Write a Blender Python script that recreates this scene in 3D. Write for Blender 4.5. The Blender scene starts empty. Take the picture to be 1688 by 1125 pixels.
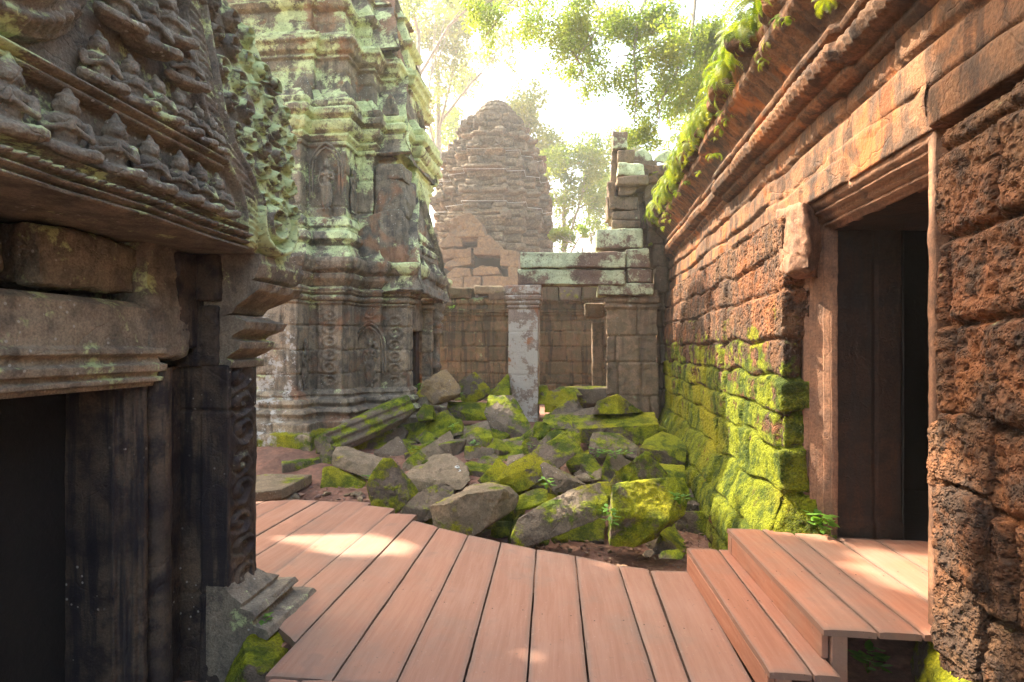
import bpy, bmesh, math, random
import numpy as np
from mathutils import Vector, Matrix
C = bpy.context.scene.collection
sc = bpy.context.scene
R = math.radians
TH = R(6.6); EYE = 1.6; FP = 900.0; HV = 575.0

# ------------------------------------------------ camera, sky, sun, exposure
cd = bpy.data.cameras.new('camera'); cam = bpy.data.objects.new('camera', cd); C.objects.link(cam)
cam.location = (0, 0, EYE); cam.rotation_euler = (R(90), 0, TH)
cd.sensor_width = 36; cd.lens = FP/1688*36; cd.shift_y = 12.5/1688
cd.clip_start = 0.05; cd.clip_end = 400
sc.camera = cam
SUN_EL = R(47); SUN_AZ = R(24)      # azimuth measured from -x towards +y
sd = Vector((-math.cos(SUN_AZ)*math.cos(SUN_EL), math.sin(SUN_AZ)*math.cos(SUN_EL), math.sin(SUN_EL)))
w = bpy.data.worlds.new('World'); sc.world = w; w.use_nodes = True
wt = w.node_tree; bg = wt.nodes['Background']
sky = wt.nodes.new('ShaderNodeTexSky'); sky.sky_type = 'NISHITA'; sky.sun_disc = False
sky.sun_elevation = SUN_EL; sky.sun_rotation = math.atan2(sd.x, sd.y)
sky.dust_density = 4.0; sky.air_density = 1.2; sky.ozone_density = 0.6
wm = wt.nodes.new('ShaderNodeMix'); wm.data_type = 'RGBA'; wm.blend_type = 'MULTIPLY'; wm.inputs[0].default_value = 1; wm.inputs[7].default_value = (1.0, .95, .84, 1)   # warm tint on the sky light, so shade turns less blue
wt.links.new(sky.outputs[0], wm.inputs[6]); wt.links.new(wm.outputs[2], bg.inputs[0]); bg.inputs[1].default_value = 0.135
sl = bpy.data.lights.new('sun', 'SUN'); sl.energy = 3.1; sl.angle = R(0.5); sl.color = (1.0, 0.89, 0.71)
so = bpy.data.objects.new('sun', sl); C.objects.link(so); so.rotation_euler = sd.to_track_quat('Z', 'Y').to_euler(); so.location = (-20, 10, 30)
sc.view_settings.view_transform = 'Standard'; sc.view_settings.look = 'None'; sc.view_settings.gamma = 1
sc.view_settings.exposure = 2.85
sc.cycles.use_denoising = True
sc.cycles.max_bounces = 6; sc.cycles.diffuse_bounces = 4; sc.cycles.volume_bounces = 1; sc.cycles.transparent_max_bounces = 8
sc.cycles.use_adaptive_sampling = True; sc.cycles.adaptive_threshold = 0.02

# ------------------------------------------------ pixel -> point helpers
def phi(u): return math.atan((u-844)/FP) - TH
def dep(x, y): return -x*math.sin(TH) + y*math.cos(TH)
def PY(u, v, y):
    x = y*math.tan(phi(u)); return Vector((x, y, EYE + (HV-v)/FP*dep(x, y)))
def PX(u, v, x):
    y = x/math.tan(phi(u)); return Vector((x, y, EYE + (HV-v)/FP*dep(x, y)))
def PZ(u, v, z):
    d = FP*(EYE-z)/(v-HV); l = (u-844)/FP*d
    return Vector((-math.sin(TH)*d + math.cos(TH)*l, math.cos(TH)*d + math.sin(TH)*l, z))

# ------------------------------------------------ numpy noise
def _h(ix, iy, iz, seed):
    h = (ix.astype(np.int64)*374761393 + iy.astype(np.int64)*668265263 + iz.astype(np.int64)*1274126177 + seed*974711) & 0xffffffff
    h = ((h ^ (h >> 13))*1274126177) & 0xffffffff
    h = ((h ^ (h >> 16))*2246822519) & 0xffffffff
    return ((h ^ (h >> 15)) & 0xffffff)/float(0xffffff)
def vnoise(p, seed=0):
    i = np.floor(p); f = p-i; f = f*f*f*(f*(f*6-15)+10)
    x, y, z = i[..., 0], i[..., 1], i[..., 2]; r = 0
    for a in (0, 1):
        for b in (0, 1):
            for c in (0, 1):
                wgt = (f[..., 0] if a else 1-f[..., 0])*(f[..., 1] if b else 1-f[..., 1])*(f[..., 2] if c else 1-f[..., 2])
                r = r + wgt*_h(x+a, y+b, z+c, seed)
    return r*2-1
def fbm(p, sc_=1.0, oct_=4, seed=0, gain=.5):
    r = 0; a = 1; t = 0
    for o in range(oct_):
        r = r + a*vnoise(p*sc_ + o*17.3, seed+o); t += a; a *= gain; sc_ *= 2.03
    return r/t
def worley(p, s, seed=0):
    p = p*s; i = np.floor(p); best = np.full(p.shape[:-1], 9.0)
    for a in (-1, 0, 1):
        for b in (-1, 0, 1):
            for c in (-1, 0, 1):
                cx, cy, cz = i[..., 0]+a, i[..., 1]+b, i[..., 2]+c
                d = (cx+_h(cx, cy, cz, seed)-p[..., 0])**2 + (cy+_h(cx, cy, cz, seed+1)-p[..., 1])**2 + (cz+_h(cx, cy, cz, seed+2)-p[..., 2])**2
                best = np.minimum(best, d)
    return np.sqrt(best)
def sstep(a, b, x):
    t = np.clip((x-a)/(b-a), 0, 1); return t*t*(3-2*t)

# ------------------------------------------------ mesh helpers
def link(o, parent=None):
    C.objects.link(o)
    if parent is not None: o.parent = parent
    return o
def mesh_obj(name, verts, faces, mat, parent=None, smooth=True, attrs=None):
    me = bpy.data.meshes.new(name); verts = np.asarray(verts, dtype=np.float32).reshape(-1, 3)
    if parent is not None and parent.type == 'EMPTY':
        verts = verts - np.array(parent.location, dtype=np.float32) if not parent.get('rot') else verts
    if isinstance(faces, np.ndarray):
        k = faces.shape[1]; n = faces.shape[0]
        me.vertices.add(len(verts)); me.vertices.foreach_set('co', verts.ravel())
        me.loops.add(n*k); me.loops.foreach_set('vertex_index', faces.astype(np.int32).ravel())
        me.polygons.add(n); me.polygons.foreach_set('loop_start', np.arange(0, n*k, k, dtype=np.int32))
        me.update(calc_edges=True)
    else:
        me.from_pydata([tuple(v) for v in verts], [], faces)
    if smooth: me.polygons.foreach_set('use_smooth', np.ones(len(me.polygons), dtype=bool))
    if attrs:
        for k_, a in attrs.items():
            at = me.attributes.new(k_, 'FLOAT', 'POINT'); at.data.foreach_set('value', np.asarray(a, dtype=np.float32).ravel())
    me.validate(); me.update()
    me.materials.append(mat)
    o = bpy.data.objects.new(name, me); return link(o, parent)
def thing(name, label, cat, loc=(0, 0, 0), group=None):
    o = bpy.data.objects.new(name, None); C.objects.link(o); o.location = loc; o.empty_display_size = .2
    o['label'] = label; o['category'] = cat
    if group: o['group'] = group
    return o
def tag(o, label, cat, group=None):
    o['label'] = label; o['category'] = cat
    if group: o['group'] = group
    return o
def struct(o, kind='structure'):
    o['kind'] = kind; return o
def gridfaces(n, m, wrap=False):
    i = np.arange(n-1)[:, None]; mm = m if wrap else m-1
    j = np.arange(mm)[None, :]; j2 = (j+1) % m
    return np.stack([i*m+j, i*m+j2, (i+1)*m+j2, (i+1)*m+j], -1).reshape(-1, 4)
def masonry(S, Z, ch, cl, seed, jd=.02, jw=.012, rnd=.03, rw=.06, jit=.02, warp=.02):
    rg = random.Random(seed)
    P = np.stack([S, Z, S*0+seed*3.1], -1)
    Sw = S + warp*fbm(P, 2.5, 2, seed); Zw = Z + warp*fbm(P+9, 2.0, 2, seed+5)
    d = np.zeros_like(S); blk = np.zeros_like(S)
    z = float(Z.min())-.05-rg.random()*ch*.4; zmax = float(Z.max())+.1; smin = float(S.min())-.3; smax = float(S.max())+.3
    k = 0
    while z < zmax:
        h = ch*(.75+.5*rg.random()); m = (Zw >= z) & (Zw < z+h)
        bs = [smin - rg.random()*cl]
        while bs[-1] < smax: bs.append(bs[-1] + cl*(.6+.8*rg.random()))
        bs = np.array(bs); off = np.array([rg.random() for _ in bs]); off2 = np.array([rg.random() for _ in bs])
        if m.any():
            s = Sw[m]; q = Zw[m]; idx = np.clip(np.searchsorted(bs, s)-1, 0, len(bs)-2)
            es = np.minimum(s-bs[idx], bs[idx+1]-s); ez = np.minimum(q-z, z+h-q)
            e = np.minimum(es, ez)
            d[m] = -jd*np.exp(-(e/jw)**2) - rnd*(1-np.clip(e/rw, 0, 1))**2 + jit*(off[idx]-.5)*2 + jit*1.2*(off2[idx]-.5)*(q-z)/h
            blk[m] = off2[idx]*.999
        z += h; k += 1
    return d, blk
def offset_path(path, p, closed):
    n = len(path); out = []
    for i in range(n):
        a = path[i-1] if (closed or i > 0) else None; b = path[i]; c = path[(i+1) % n] if (closed or i < n-1) else None
        def nn(u, v):
            d = np.array(v)-np.array(u); l = np.hypot(*d); return np.array([d[1], -d[0]])/l
        if a is None: m = nn(b, c)
        elif c is None: m = nn(a, b)
        else:
            n1 = nn(a, b); n2 = nn(b, c); m = (n1+n2)/max(.3, 1+n1.dot(n2))
        out.append((b[0]+m[0]*p, b[1]+m[1]*p))
    return np.array(out), None
def field(name, path, rows, ds, dz, fn, mat, parent=None, closed=False, scale=False, zfun=None):
    """a masonry skin along a plan path; rows = (z, outward offset or plan scale)"""
    path = [tuple(p) for p in path]; n = len(path)
    zs = [rows[0][0]]; ps = [rows[0][1]]
    for (z0, p0), (z1, p1) in zip(rows, rows[1:]):
        k = max(1, int(math.ceil(math.hypot(z1-z0, (p1-p0) if not scale else 0)/dz)))
        for i in range(1, k+1): zs.append(z0+(z1-z0)*i/k); ps.append(p0+(p1-p0)*i/k)
    segs = n if closed else n-1
    seg_i = []; seg_t = []; S = []; s0 = 0; N = []
    for i in range(segs):
        a = np.array(path[i]); b = np.array(path[(i+1) % n]); L = np.hypot(*(b-a)); k = max(1, int(math.ceil(L/ds)))
        nrm = np.array([b[1]-a[1], a[0]-b[0]])/L
        for j in range(k):
            seg_i.append(i); seg_t.append(j/k); S.append(s0+L*j/k)
            if j == 0 and (i > 0 or closed):
                a0 = np.array(path[i-1]); q = a-a0; n0 = np.array([q[1], -q[0]])/np.hypot(*q); N.append((n0+nrm)/max(.3, 1+n0.dot(nrm)))
            else: N.append(nrm)
        s0 += L
    if not closed: seg_i.append(n-2); seg_t.append(1.0); S.append(s0); N.append(nrm)
    seg_i = np.array(seg_i); seg_t = np.array(seg_t)[:, None]; S = np.array(S); N = np.array(N); zs = np.array(zs)
    V = np.zeros((len(zs), len(S), 3)); cache = {}
    ctr = np.mean(np.array(path), 0)
    for r, p in enumerate(ps):
        key = round(p, 5)
        if key not in cache:
            cache[key] = (ctr+(np.array(path)-ctr)*p) if scale else offset_path(path, p, closed)[0]
        Q = cache[key]; A = Q[seg_i]; B = Q[(seg_i+1) % n]
        V[r, :, :2] = A*(1-seg_t)+B*seg_t; V[r, :, 2] = zs[r]
    SS = np.broadcast_to(S[None, :], V.shape[:2]); ZZ = np.broadcast_to(zs[:, None], V.shape[:2])
    res = fn(SS, ZZ, V) if fn else (0*SS, {})
    d, at = res
    V[..., 0] += N[None, :, 0]*d; V[..., 1] += N[None, :, 1]*d
    if zfun is not None: V[..., 2] += zfun(SS, ZZ, V)
    m = len(S)
    F = gridfaces(len(zs), m, closed)
    at2 = {k: np.broadcast_to(a, V.shape[:2]) for k, a in at.items()}
    return mesh_obj(name, V, F, mat, parent, True, at2)
def evaluate(me, mods):
    o = bpy.data.objects.new('tmp', me); C.objects.link(o)
    for t, kw in mods:
        m = o.modifiers.new('m', t)
        for k, v in kw.items(): setattr(m, k, v)
    dg = bpy.context.evaluated_depsgraph_get(); dg.update()
    r = bpy.data.meshes.new_from_object(o.evaluated_get(dg))
    bpy.data.objects.remove(o); bpy.data.meshes.remove(me); return r
def rough_mesh(bm, voxel, smooth, amp, sc_, seed, fine=.004):
    me = bpy.data.meshes.new('t'); bm.to_mesh(me); bm.free()
    r = evaluate(me, [('REMESH', dict(mode='VOXEL', voxel_size=voxel)), ('SMOOTH', dict(factor=.5 if smooth > 1 else .35, iterations=smooth))])
    n = len(r.vertices); co = np.zeros(n*3, dtype=np.float32); no = np.zeros(n*3, dtype=np.float32)
    r.vertices.foreach_get('co', co)
    r.vertex_normals.foreach_get('vector', no)
    co = co.reshape(-1, 3).astype(float); no = no.reshape(-1, 3)
    d = amp*fbm(co, sc_, 3, seed) + fine*fbm(co, sc_*6, 2, seed+9)
    co = co+no*d[:, None]; r.vertices.foreach_set('co', co.astype(np.float32).ravel()); r.update()
    r.polygons.foreach_set('use_smooth', np.ones(len(r.polygons), dtype=bool))
    return r
def hull_bm(pts):
    bm = bmesh.new()
    for p in pts: bm.verts.new(p)
    bmesh.ops.convex_hull(bm, input=list(bm.verts), use_existing_faces=False)
    loose = [v for v in bm.verts if not v.link_faces]
    bmesh.ops.delete(bm, geom=loose, context='VERTS')
    bmesh.ops.recalc_face_normals(bm, faces=list(bm.faces)); return bm
def put(name, me, mat, parent=None, loc=None):
    me.name = name; me.materials.clear(); me.materials.append(mat)
    o = bpy.data.objects.new(name, me); link(o, parent)
    if loc is not None: o.location = loc
    return o
def crisp_mesh(pts, edge, bev, amp, sc_, seed, fine):
    """cut stone: hull with narrow worn arrises, kept angular"""
    bm = hull_bm(pts); bmesh.ops.dissolve_limit(bm, angle_limit=R(9), verts=list(bm.verts), edges=list(bm.edges))
    bmesh.ops.bevel(bm, geom=list(bm.edges), offset=bev, segments=2, profile=.6, affect='EDGES', clamp_overlap=True)
    bmesh.ops.triangulate(bm, faces=list(bm.faces))
    for _ in range(7):
        es = [e for e in bm.edges if e.calc_length() > edge]
        if not es: break
        bmesh.ops.subdivide_edges(bm, edges=es, cuts=1, use_grid_fill=False); bmesh.ops.triangulate(bm, faces=[f for f in bm.faces if len(f.verts) > 3])
    bmesh.ops.recalc_face_normals(bm, faces=list(bm.faces)); me = bpy.data.meshes.new('t'); bm.to_mesh(me); bm.free()
    n = len(me.vertices); co = np.zeros(n*3, dtype=np.float32); no = np.zeros(n*3, dtype=np.float32)
    me.vertices.foreach_get('co', co); me.vertex_normals.foreach_get('vector', no); co = co.reshape(-1, 3).astype(float); no = no.reshape(-1, 3)
    w = worley(co, sc_*1.6, seed); d = amp*fbm(co, sc_, 4, seed, .6)+fine*fbm(co, sc_*7, 3, seed+9)-amp*1.6*np.clip(fbm(co, sc_*1.3, 3, seed+5)-.22, 0, 1)*2-fine*np.clip(.4-w, 0, 1)*3
    me.vertices.foreach_set('co', (co+no*d[:, None]).astype(np.float32).ravel()); me.update(); me.polygons.foreach_set('use_smooth', np.ones(len(me.polygons), dtype=bool)); return me
def recenter(me, c):
    me.transform(Matrix.Translation(-Vector(c)))
def rock(name, pts, mat, parent=None, voxel=.022, smooth=3, amp=.012, sc_=4, seed=0, fine=.004):
    """one worn stone: hull of corner points, softened and roughened; origin at its base"""
    me = crisp_mesh(pts, voxel*1.5, voxel*.75, amp, sc_, seed, fine) if smooth == 1 else rough_mesh(hull_bm(pts), voxel, smooth, amp, sc_, seed, fine)
    zs = min(p[2] for p in pts); c = (sum(p[0] for p in pts)/len(pts), sum(p[1] for p in pts)/len(pts), zs)
    recenter(me, c); o = put(name, me, mat, parent)
    o.location = Vector(c) - (Vector(parent.location) if parent is not None else Vector())
    return o
def boxpts(x0, x1, y0, y1, z0, z1, j=0, seed=0):
    rg = random.Random(seed)
    return [(x+rg.uniform(-j, j), y+rg.uniform(-j, j), z+rg.uniform(-j, j)) for x in (x0, x1) for y in (y0, y1) for z in (z0, z1)]
def ell(bm, c, r, rot=None, sub=2):
    M = Matrix.Translation(c) @ (rot.to_matrix().to_4x4() if rot else Matrix.Identity(4)) @ Matrix.Diagonal((r[0], r[1], r[2], 1))
    bmesh.ops.create_icosphere(bm, subdivisions=sub, radius=1, matrix=M)
def cap(bm, a, b, ra, rb, n=6):
    a = Vector(a); b = Vector(b)
    for i in range(n+1):
        t = i/n; ell(bm, a.lerp(b, t), [ra+(rb-ra)*t]*3, None, 1)
def tubes(paths, sides=7):
    V = []; F = []
    for pts in paths:
        base = len(V); n = len(pts)
        for i, (p, r) in enumerate(pts):
            p = Vector(p); t = (Vector(pts[min(i+1, n-1)][0])-Vector(pts[max(i-1, 0)][0])).normalized()
            a = t.cross(Vector((.3, .1, 1)) if abs(t.z) < .9 else Vector((1, 0, 0))).normalized(); b = t.cross(a)
            for k in range(sides):
                an = 2*math.pi*k/sides; V.append(p+(a*math.cos(an)+b*math.sin(an))*r)
        for i in range(n-1):
            for k in range(sides):
                F.append((base+i*sides+k, base+i*sides+(k+1) % sides, base+(i+1)*sides+(k+1) % sides, base+(i+1)*sides+k))
    return np.array([tuple(v) for v in V]), np.array(F)

# ------------------------------------------------ materials
class NB:
    def __init__(s, name):
        s.m = bpy.data.materials.new(name); s.m.use_nodes = True; s.t = s.m.node_tree; s.t.nodes.clear()
        s.out = s.t.nodes.new('ShaderNodeOutputMaterial'); s.b = s.t.nodes.new('ShaderNodeBsdfPrincipled')
        s.t.links.new(s.b.outputs[0], s.out.inputs[0])
        g = s.t.nodes.new('ShaderNodeNewGeometry'); s.pos = g.outputs['Position']; s.nrm = g.outputs['Normal']
    def L(s, o, i):
        if isinstance(o, (int, float)): i.default_value = o
        elif isinstance(o, tuple): i.default_value = (*o, 1) if len(o) == 3 and len(i.default_value) == 4 else o
        else: s.t.links.new(o, i)
    def noise(s, scale, detail=6, rough=.6, vec=None, dist=0):
        n = s.t.nodes.new('ShaderNodeTexNoise'); n.inputs['Scale'].default_value = scale; n.inputs['Detail'].default_value = detail
        n.inputs['Roughness'].default_value = rough; n.inputs['Distortion'].default_value = dist; s.L(vec or s.pos, n.inputs['Vector']); return n.outputs['Fac']
    def vor(s, scale, feat='F1', vec=None, out='Distance'):
        n = s.t.nodes.new('ShaderNodeTexVoronoi'); n.feature = feat; n.inputs['Scale'].default_value = scale; s.L(vec or s.pos, n.inputs['Vector']); return n.outputs[out]
    def scaled(s, v3, vec=None):
        n = s.t.nodes.new('ShaderNodeVectorMath'); n.operation = 'MULTIPLY'; s.L(vec or s.pos, n.inputs[0]); n.inputs[1].default_value = v3; return n.outputs[0]
    def mr(s, x, a, b, c=0., d=1.):
        n = s.t.nodes.new('ShaderNodeMapRange'); n.interpolation_type = 'SMOOTHSTEP'; s.L(x, n.inputs[0])
        for i, q in enumerate((a, b, c, d)): s.L(q, n.inputs[1+i])
        return n.outputs[0]
    def ma(s, op, a, b=0., c=None):
        n = s.t.nodes.new('ShaderNodeMath'); n.operation = op; s.L(a, n.inputs[0]); s.L(b, n.inputs[1])
        if c is not None: s.L(c, n.inputs[2])
        return n.outputs[0]
    def mix(s, f, a, b, mode='MIX'):
        n = s.t.nodes.new('ShaderNodeMix'); n.data_type = 'RGBA'; n.blend_type = mode; s.L(f, n.inputs[0]); s.L(a, n.inputs[6]); s.L(b, n.inputs[7]); return n.outputs[2]
    def ma_vec(s, v, f):
        n = s.t.nodes.new('ShaderNodeVectorMath'); n.operation = 'ADD'; s.L(v, n.inputs[0]); m = s.t.nodes.new('ShaderNodeMath'); m.operation = 'MULTIPLY'; s.L(f, m.inputs[0]); m.inputs[1].default_value = .5; s.t.links.new(m.outputs[0], n.inputs[1]); return n.outputs[0]
    def attr(s, name):
        n = s.t.nodes.new('ShaderNodeAttribute'); n.attribute_name = name; return n.outputs['Fac']
    def sep(s, v):
        n = s.t.nodes.new('ShaderNodeSeparateXYZ'); s.L(v, n.inputs[0]); return n.outputs
    def bump(s, h, strength, dist, prev=None):
        n = s.t.nodes.new('ShaderNodeBump'); s.L(h, n.inputs['Height']); n.inputs['Strength'].default_value = strength; n.inputs['Distance'].default_value = dist
        if prev is not None: s.L(prev, n.inputs['Normal'])
        return n.outputs[0]
MOSS_D = (.055, .085, .005); MOSS_L = (.24, .265, .008); MOSS_Y = (.40, .345, .010)
def stone(name, c1, c2, c3, lich=None, lichT=.62, lichsc=2.5, white=0, whiteT=.66, streak=0, orange=0, mossT=2., mossN=.35, ms=1.6,
          bump=.5, fine=60, pit=0, yell=.5, mossc=(MOSS_D, MOSS_L, MOSS_Y), rough=.85, whitec=(.55, .53, .48), streakc=(.02, .018, .018)):
    n = NB(name); nz = n.sep(n.nrm)[2]; blk = n.attr('blk')
    a = n.noise(1.3, 5); b = n.noise(7, 6, .65); c = n.noise(fine, 4, .7)
    col = n.mix(n.mr(a, .35, .65), c1, c2); col = n.mix(n.mr(b, .42, .62), col, c3)
    col = n.mix(.55, col, n.mix(blk, (.55, .55, .58), (1.45, 1.35, 1.25)), 'MULTIPLY')
    col = n.mix(.6, col, n.mix(n.mr(c, .3, .7), (.55, .55, .55), (1.4, 1.4, 1.4)), 'MULTIPLY')
    if orange:
        col = n.mix(n.ma('MULTIPLY', n.mr(n.noise(2.1, 5, .6, None, .5), .54, .66), orange), col, (.40, .13, .035))
    if streak:
        v = n.scaled((5, 5, .45)); col = n.mix(n.ma('MULTIPLY', n.mr(n.noise(1.6, 5, .65, v), .5, .6), streak), col, streakc)
    if lich:
        l = n.ma('ADD', n.noise(lichsc, 9, .7), n.ma('MULTIPLY', n.attr('lich'), .35)); l = n.ma('ADD', l, n.ma('MULTIPLY', nz, .05))
        l = n.ma('ADD', l, n.ma('MULTIPLY', n.ma('SUBTRACT', n.noise(38, 3, .7), .5), .16)); lm = n.mr(l, lichT-.03, lichT+.06)
        lc = n.mix(n.mr(n.noise(9, 5), .4, .6), lich, tuple(min(1, q*1.35) for q in lich)); lc = n.mix(n.mr(n.noise(45, 3), .55, .7), lc, tuple(q*.45 for q in lich))
        col = n.mix(n.ma('MULTIPLY', lm, .92), col, lc)
    if white:
        wv = n.ma('ADD', n.noise(4.5, 8, .75), n.ma('MULTIPLY', n.attr('white'), .35))
        wm = n.mr(wv, whiteT-.015, whiteT+.02)
        col = n.mix(n.ma('MULTIPLY', wm, white), col, whitec)
        sp = n.mr(n.vor(22), .12, .17, 1., 0.); sp = n.ma('MULTIPLY', sp, n.mr(n.noise(1.7, 2), .52, .6)); col = n.mix(n.ma('MULTIPLY', sp, white), col, whitec)
    mn = n.noise(ms, 9, .68)
    mv = n.ma('ADD', mn, n.ma('MULTIPLY', nz, mossN)); mv = n.ma('ADD', mv, n.attr('moss'))
    mm = n.mr(mv, mossT-.03, mossT+.06)
    mc = n.mix(n.mr(n.noise(5, 6, .7), .38, .6), mossc[0], mossc[1]); mc = n.mix(n.ma('MULTIPLY', n.mr(n.noise(1.1, 4, .6), .48, .64), yell), mc, mossc[2])
    mc = n.mix(.6, mc, n.mix(n.mr(n.noise(70, 4, .7), .35, .65), (.35, .4, .4), (1.5, 1.45, 1.2)), 'MULTIPLY')
    col = n.mix(mm, col, mc)
    n.L(col, n.b.inputs['Base Color']); n.L(rough, n.b.inputs['Roughness']); n.b.inputs['Specular IOR Level'].default_value = .25
    h = n.ma('ADD', n.ma('MULTIPLY', b, 1.), n.ma('MULTIPLY', c, .45))
    ckn = n.mr(n.vor(2.6, 'DISTANCE_TO_EDGE', n.ma_vec(n.pos, n.noise(3, 4, .6))), 0, .02); h = n.ma('ADD', h, n.ma('MULTIPLY', ckn, .25))
    if pit:
        pv = n.mr(n.vor(pit, 'SMOOTH_F1'), .05, .45); h = n.ma('ADD', h, n.ma('MULTIPLY', pv, .8))
        pv2 = n.mr(n.vor(pit*2.6), .05, .5); h = n.ma('ADD', h, n.ma('MULTIPLY', pv2, .35))
    h = n.ma('ADD', h, n.ma('MULTIPLY', mm, n.ma('ADD', n.ma('MULTIPLY', n.noise(110, 3, .8), .9), .3)))
    n.L(n.bump(h, bump, .035), n.b.inputs['Normal']); return n.m
M = {}
M['tower'] = stone('tower_sandstone', (.23, .185, .13), (.34, .275, .19), (.16, .135, .10), lich=(.50, .54, .27), lichT=.60, lichsc=1.9, white=.7, whiteT=.69, streak=.35, orange=.35, mossT=.95, mossN=.12, bump=.7, ms=2.2)
M['left'] = stone('left_sandstone', (.27, .225, .165), (.36, .30, .22), (.19, .16, .125), lich=(.44, .50, .25), lichT=.59, lichsc=5, white=.6, whiteT=.76, streak=.2, mossT=1.05, mossN=.1, bump=.6, fine=90)
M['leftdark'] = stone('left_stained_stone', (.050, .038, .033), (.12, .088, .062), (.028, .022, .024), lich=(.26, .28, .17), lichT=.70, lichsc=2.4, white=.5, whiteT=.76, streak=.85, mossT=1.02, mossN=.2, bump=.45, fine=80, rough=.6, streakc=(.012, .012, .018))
M['laterite'] = stone('laterite', (.20, .080, .035), (.13, .07, .035), (.07, .04, .025), lich=(.32, .31, .15), lichT=.70, lichsc=3, streak=.4, orange=.35, mossT=.84, mossN=.1, ms=3.6, bump=1.0, pit=26, yell=.8, fine=40)
M['frieze'] = stone('frieze_sandstone', (.25, .115, .055), (.16, .085, .045), (.10, .06, .038), lich=(.36, .34, .2), lichT=.66, streak=.5, orange=.8, mossT=1.0, mossN=.2, ms=3, bump=.6, yell=.8)
M['frame'] = stone('door_frame_stone', (.40, .20, .11), (.30, .15, .085), (.24, .13, .08), streak=.35, mossT=1.4, bump=.35)
M['jamb'] = stone('shaded_jamb_stone', (.045, .022, .013), (.07, .032, .018), (.03, .018, .013), lich=(.14, .14, .08), lichT=.70, streak=.5, mossT=1.4, bump=.3, rough=.7)  # base darkened so the door reveals read as deep shade
M['back'] = stone('courtyard_wall_stone', (.14, .11, .06), (.10, .088, .05), (.18, .12, .07), lich=(.25, .31, .16), lichT=.67, white=.35, whiteT=.74, streak=.6, mossT=.98, mossN=.2, bump=.6)
M['pillar'] = stone('pillar_stone', (.27, .205, .16), (.22, .17, .135), (.31, .24, .19), white=.85, whiteT=.55, orange=.7, mossT=1.1, mossN=.2, bump=.6, whitec=(.50, .45, .38))
M['lintel'] = stone('lintel_stone', (.22, .14, .10), (.17, .12, .09), (.26, .17, .12), lich=(.40, .43, .27), lichT=.48, lichsc=1.6, white=.5, whiteT=.72, mossT=.92, mossN=.3, bump=.5)
M['pier'] = stone('pier_stone', (.21, .145, .09), (.16, .12, .075), (.25, .165, .105), lich=(.29, .33, .2), lichT=.66, white=.45, whiteT=.70, streak=.3, mossT=.95, mossN=.25, bump=.5)
M['far'] = stone('central_tower_stone', (.135, .10, .06), (.095, .075, .046), (.185, .135, .08), lich=(.3, .3, .17), lichT=.66, mossT=1.0, mossN=.3, bump=.6, fine=14, mossc=((.10, .11, .03), (.22, .22, .05), (.34, .28, .06)))
M['ochre'] = stone('ochre_stone', (.26, .165, .08), (.20, .13, .07), (.16, .11, .065), mossT=.9, mossN=.3, bump=.5, fine=20, mossc=((.15, .15, .03), (.26, .24, .05), (.36, .30, .05)))
M['rock_moss'] = stone('mossy_rubble', (.17, .125, .09), (.13, .10, .075), (.20, .15, .11), mossT=.47, mossN=.08, ms=2.3, bump=.8, yell=.6)
M['rock_half'] = stone('half_mossy_rubble', (.19, .145, .10), (.14, .11, .08), (.23, .175, .12), lich=(.3, .3, .2), lichT=.72, white=.5, whiteT=.74, mossT=.57, mossN=.10, ms=2.6, bump=.6, yell=.6)
M['rock_bare'] = stone('bare_rubble', (.27, .20, .125), (.21, .165, .10), (.33, .245, .155), white=.5, whiteT=.74, mossT=.62, mossN=.06, ms=2.3, bump=.5, yell=.8)
M['rock_tan'] = stone('tan_rubble', (.42, .28, .13), (.33, .23, .12), (.27, .19, .12), white=.6, whiteT=.74, mossT=.90, mossN=.06, bump=.7)
M['roof_moss'] = stone('mossy_eave', (.22, .12, .07), (.15, .09, .06), (.11, .075, .05), mossT=.68, mossN=.2, ms=3, bump=.8, yell=.8)
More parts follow.
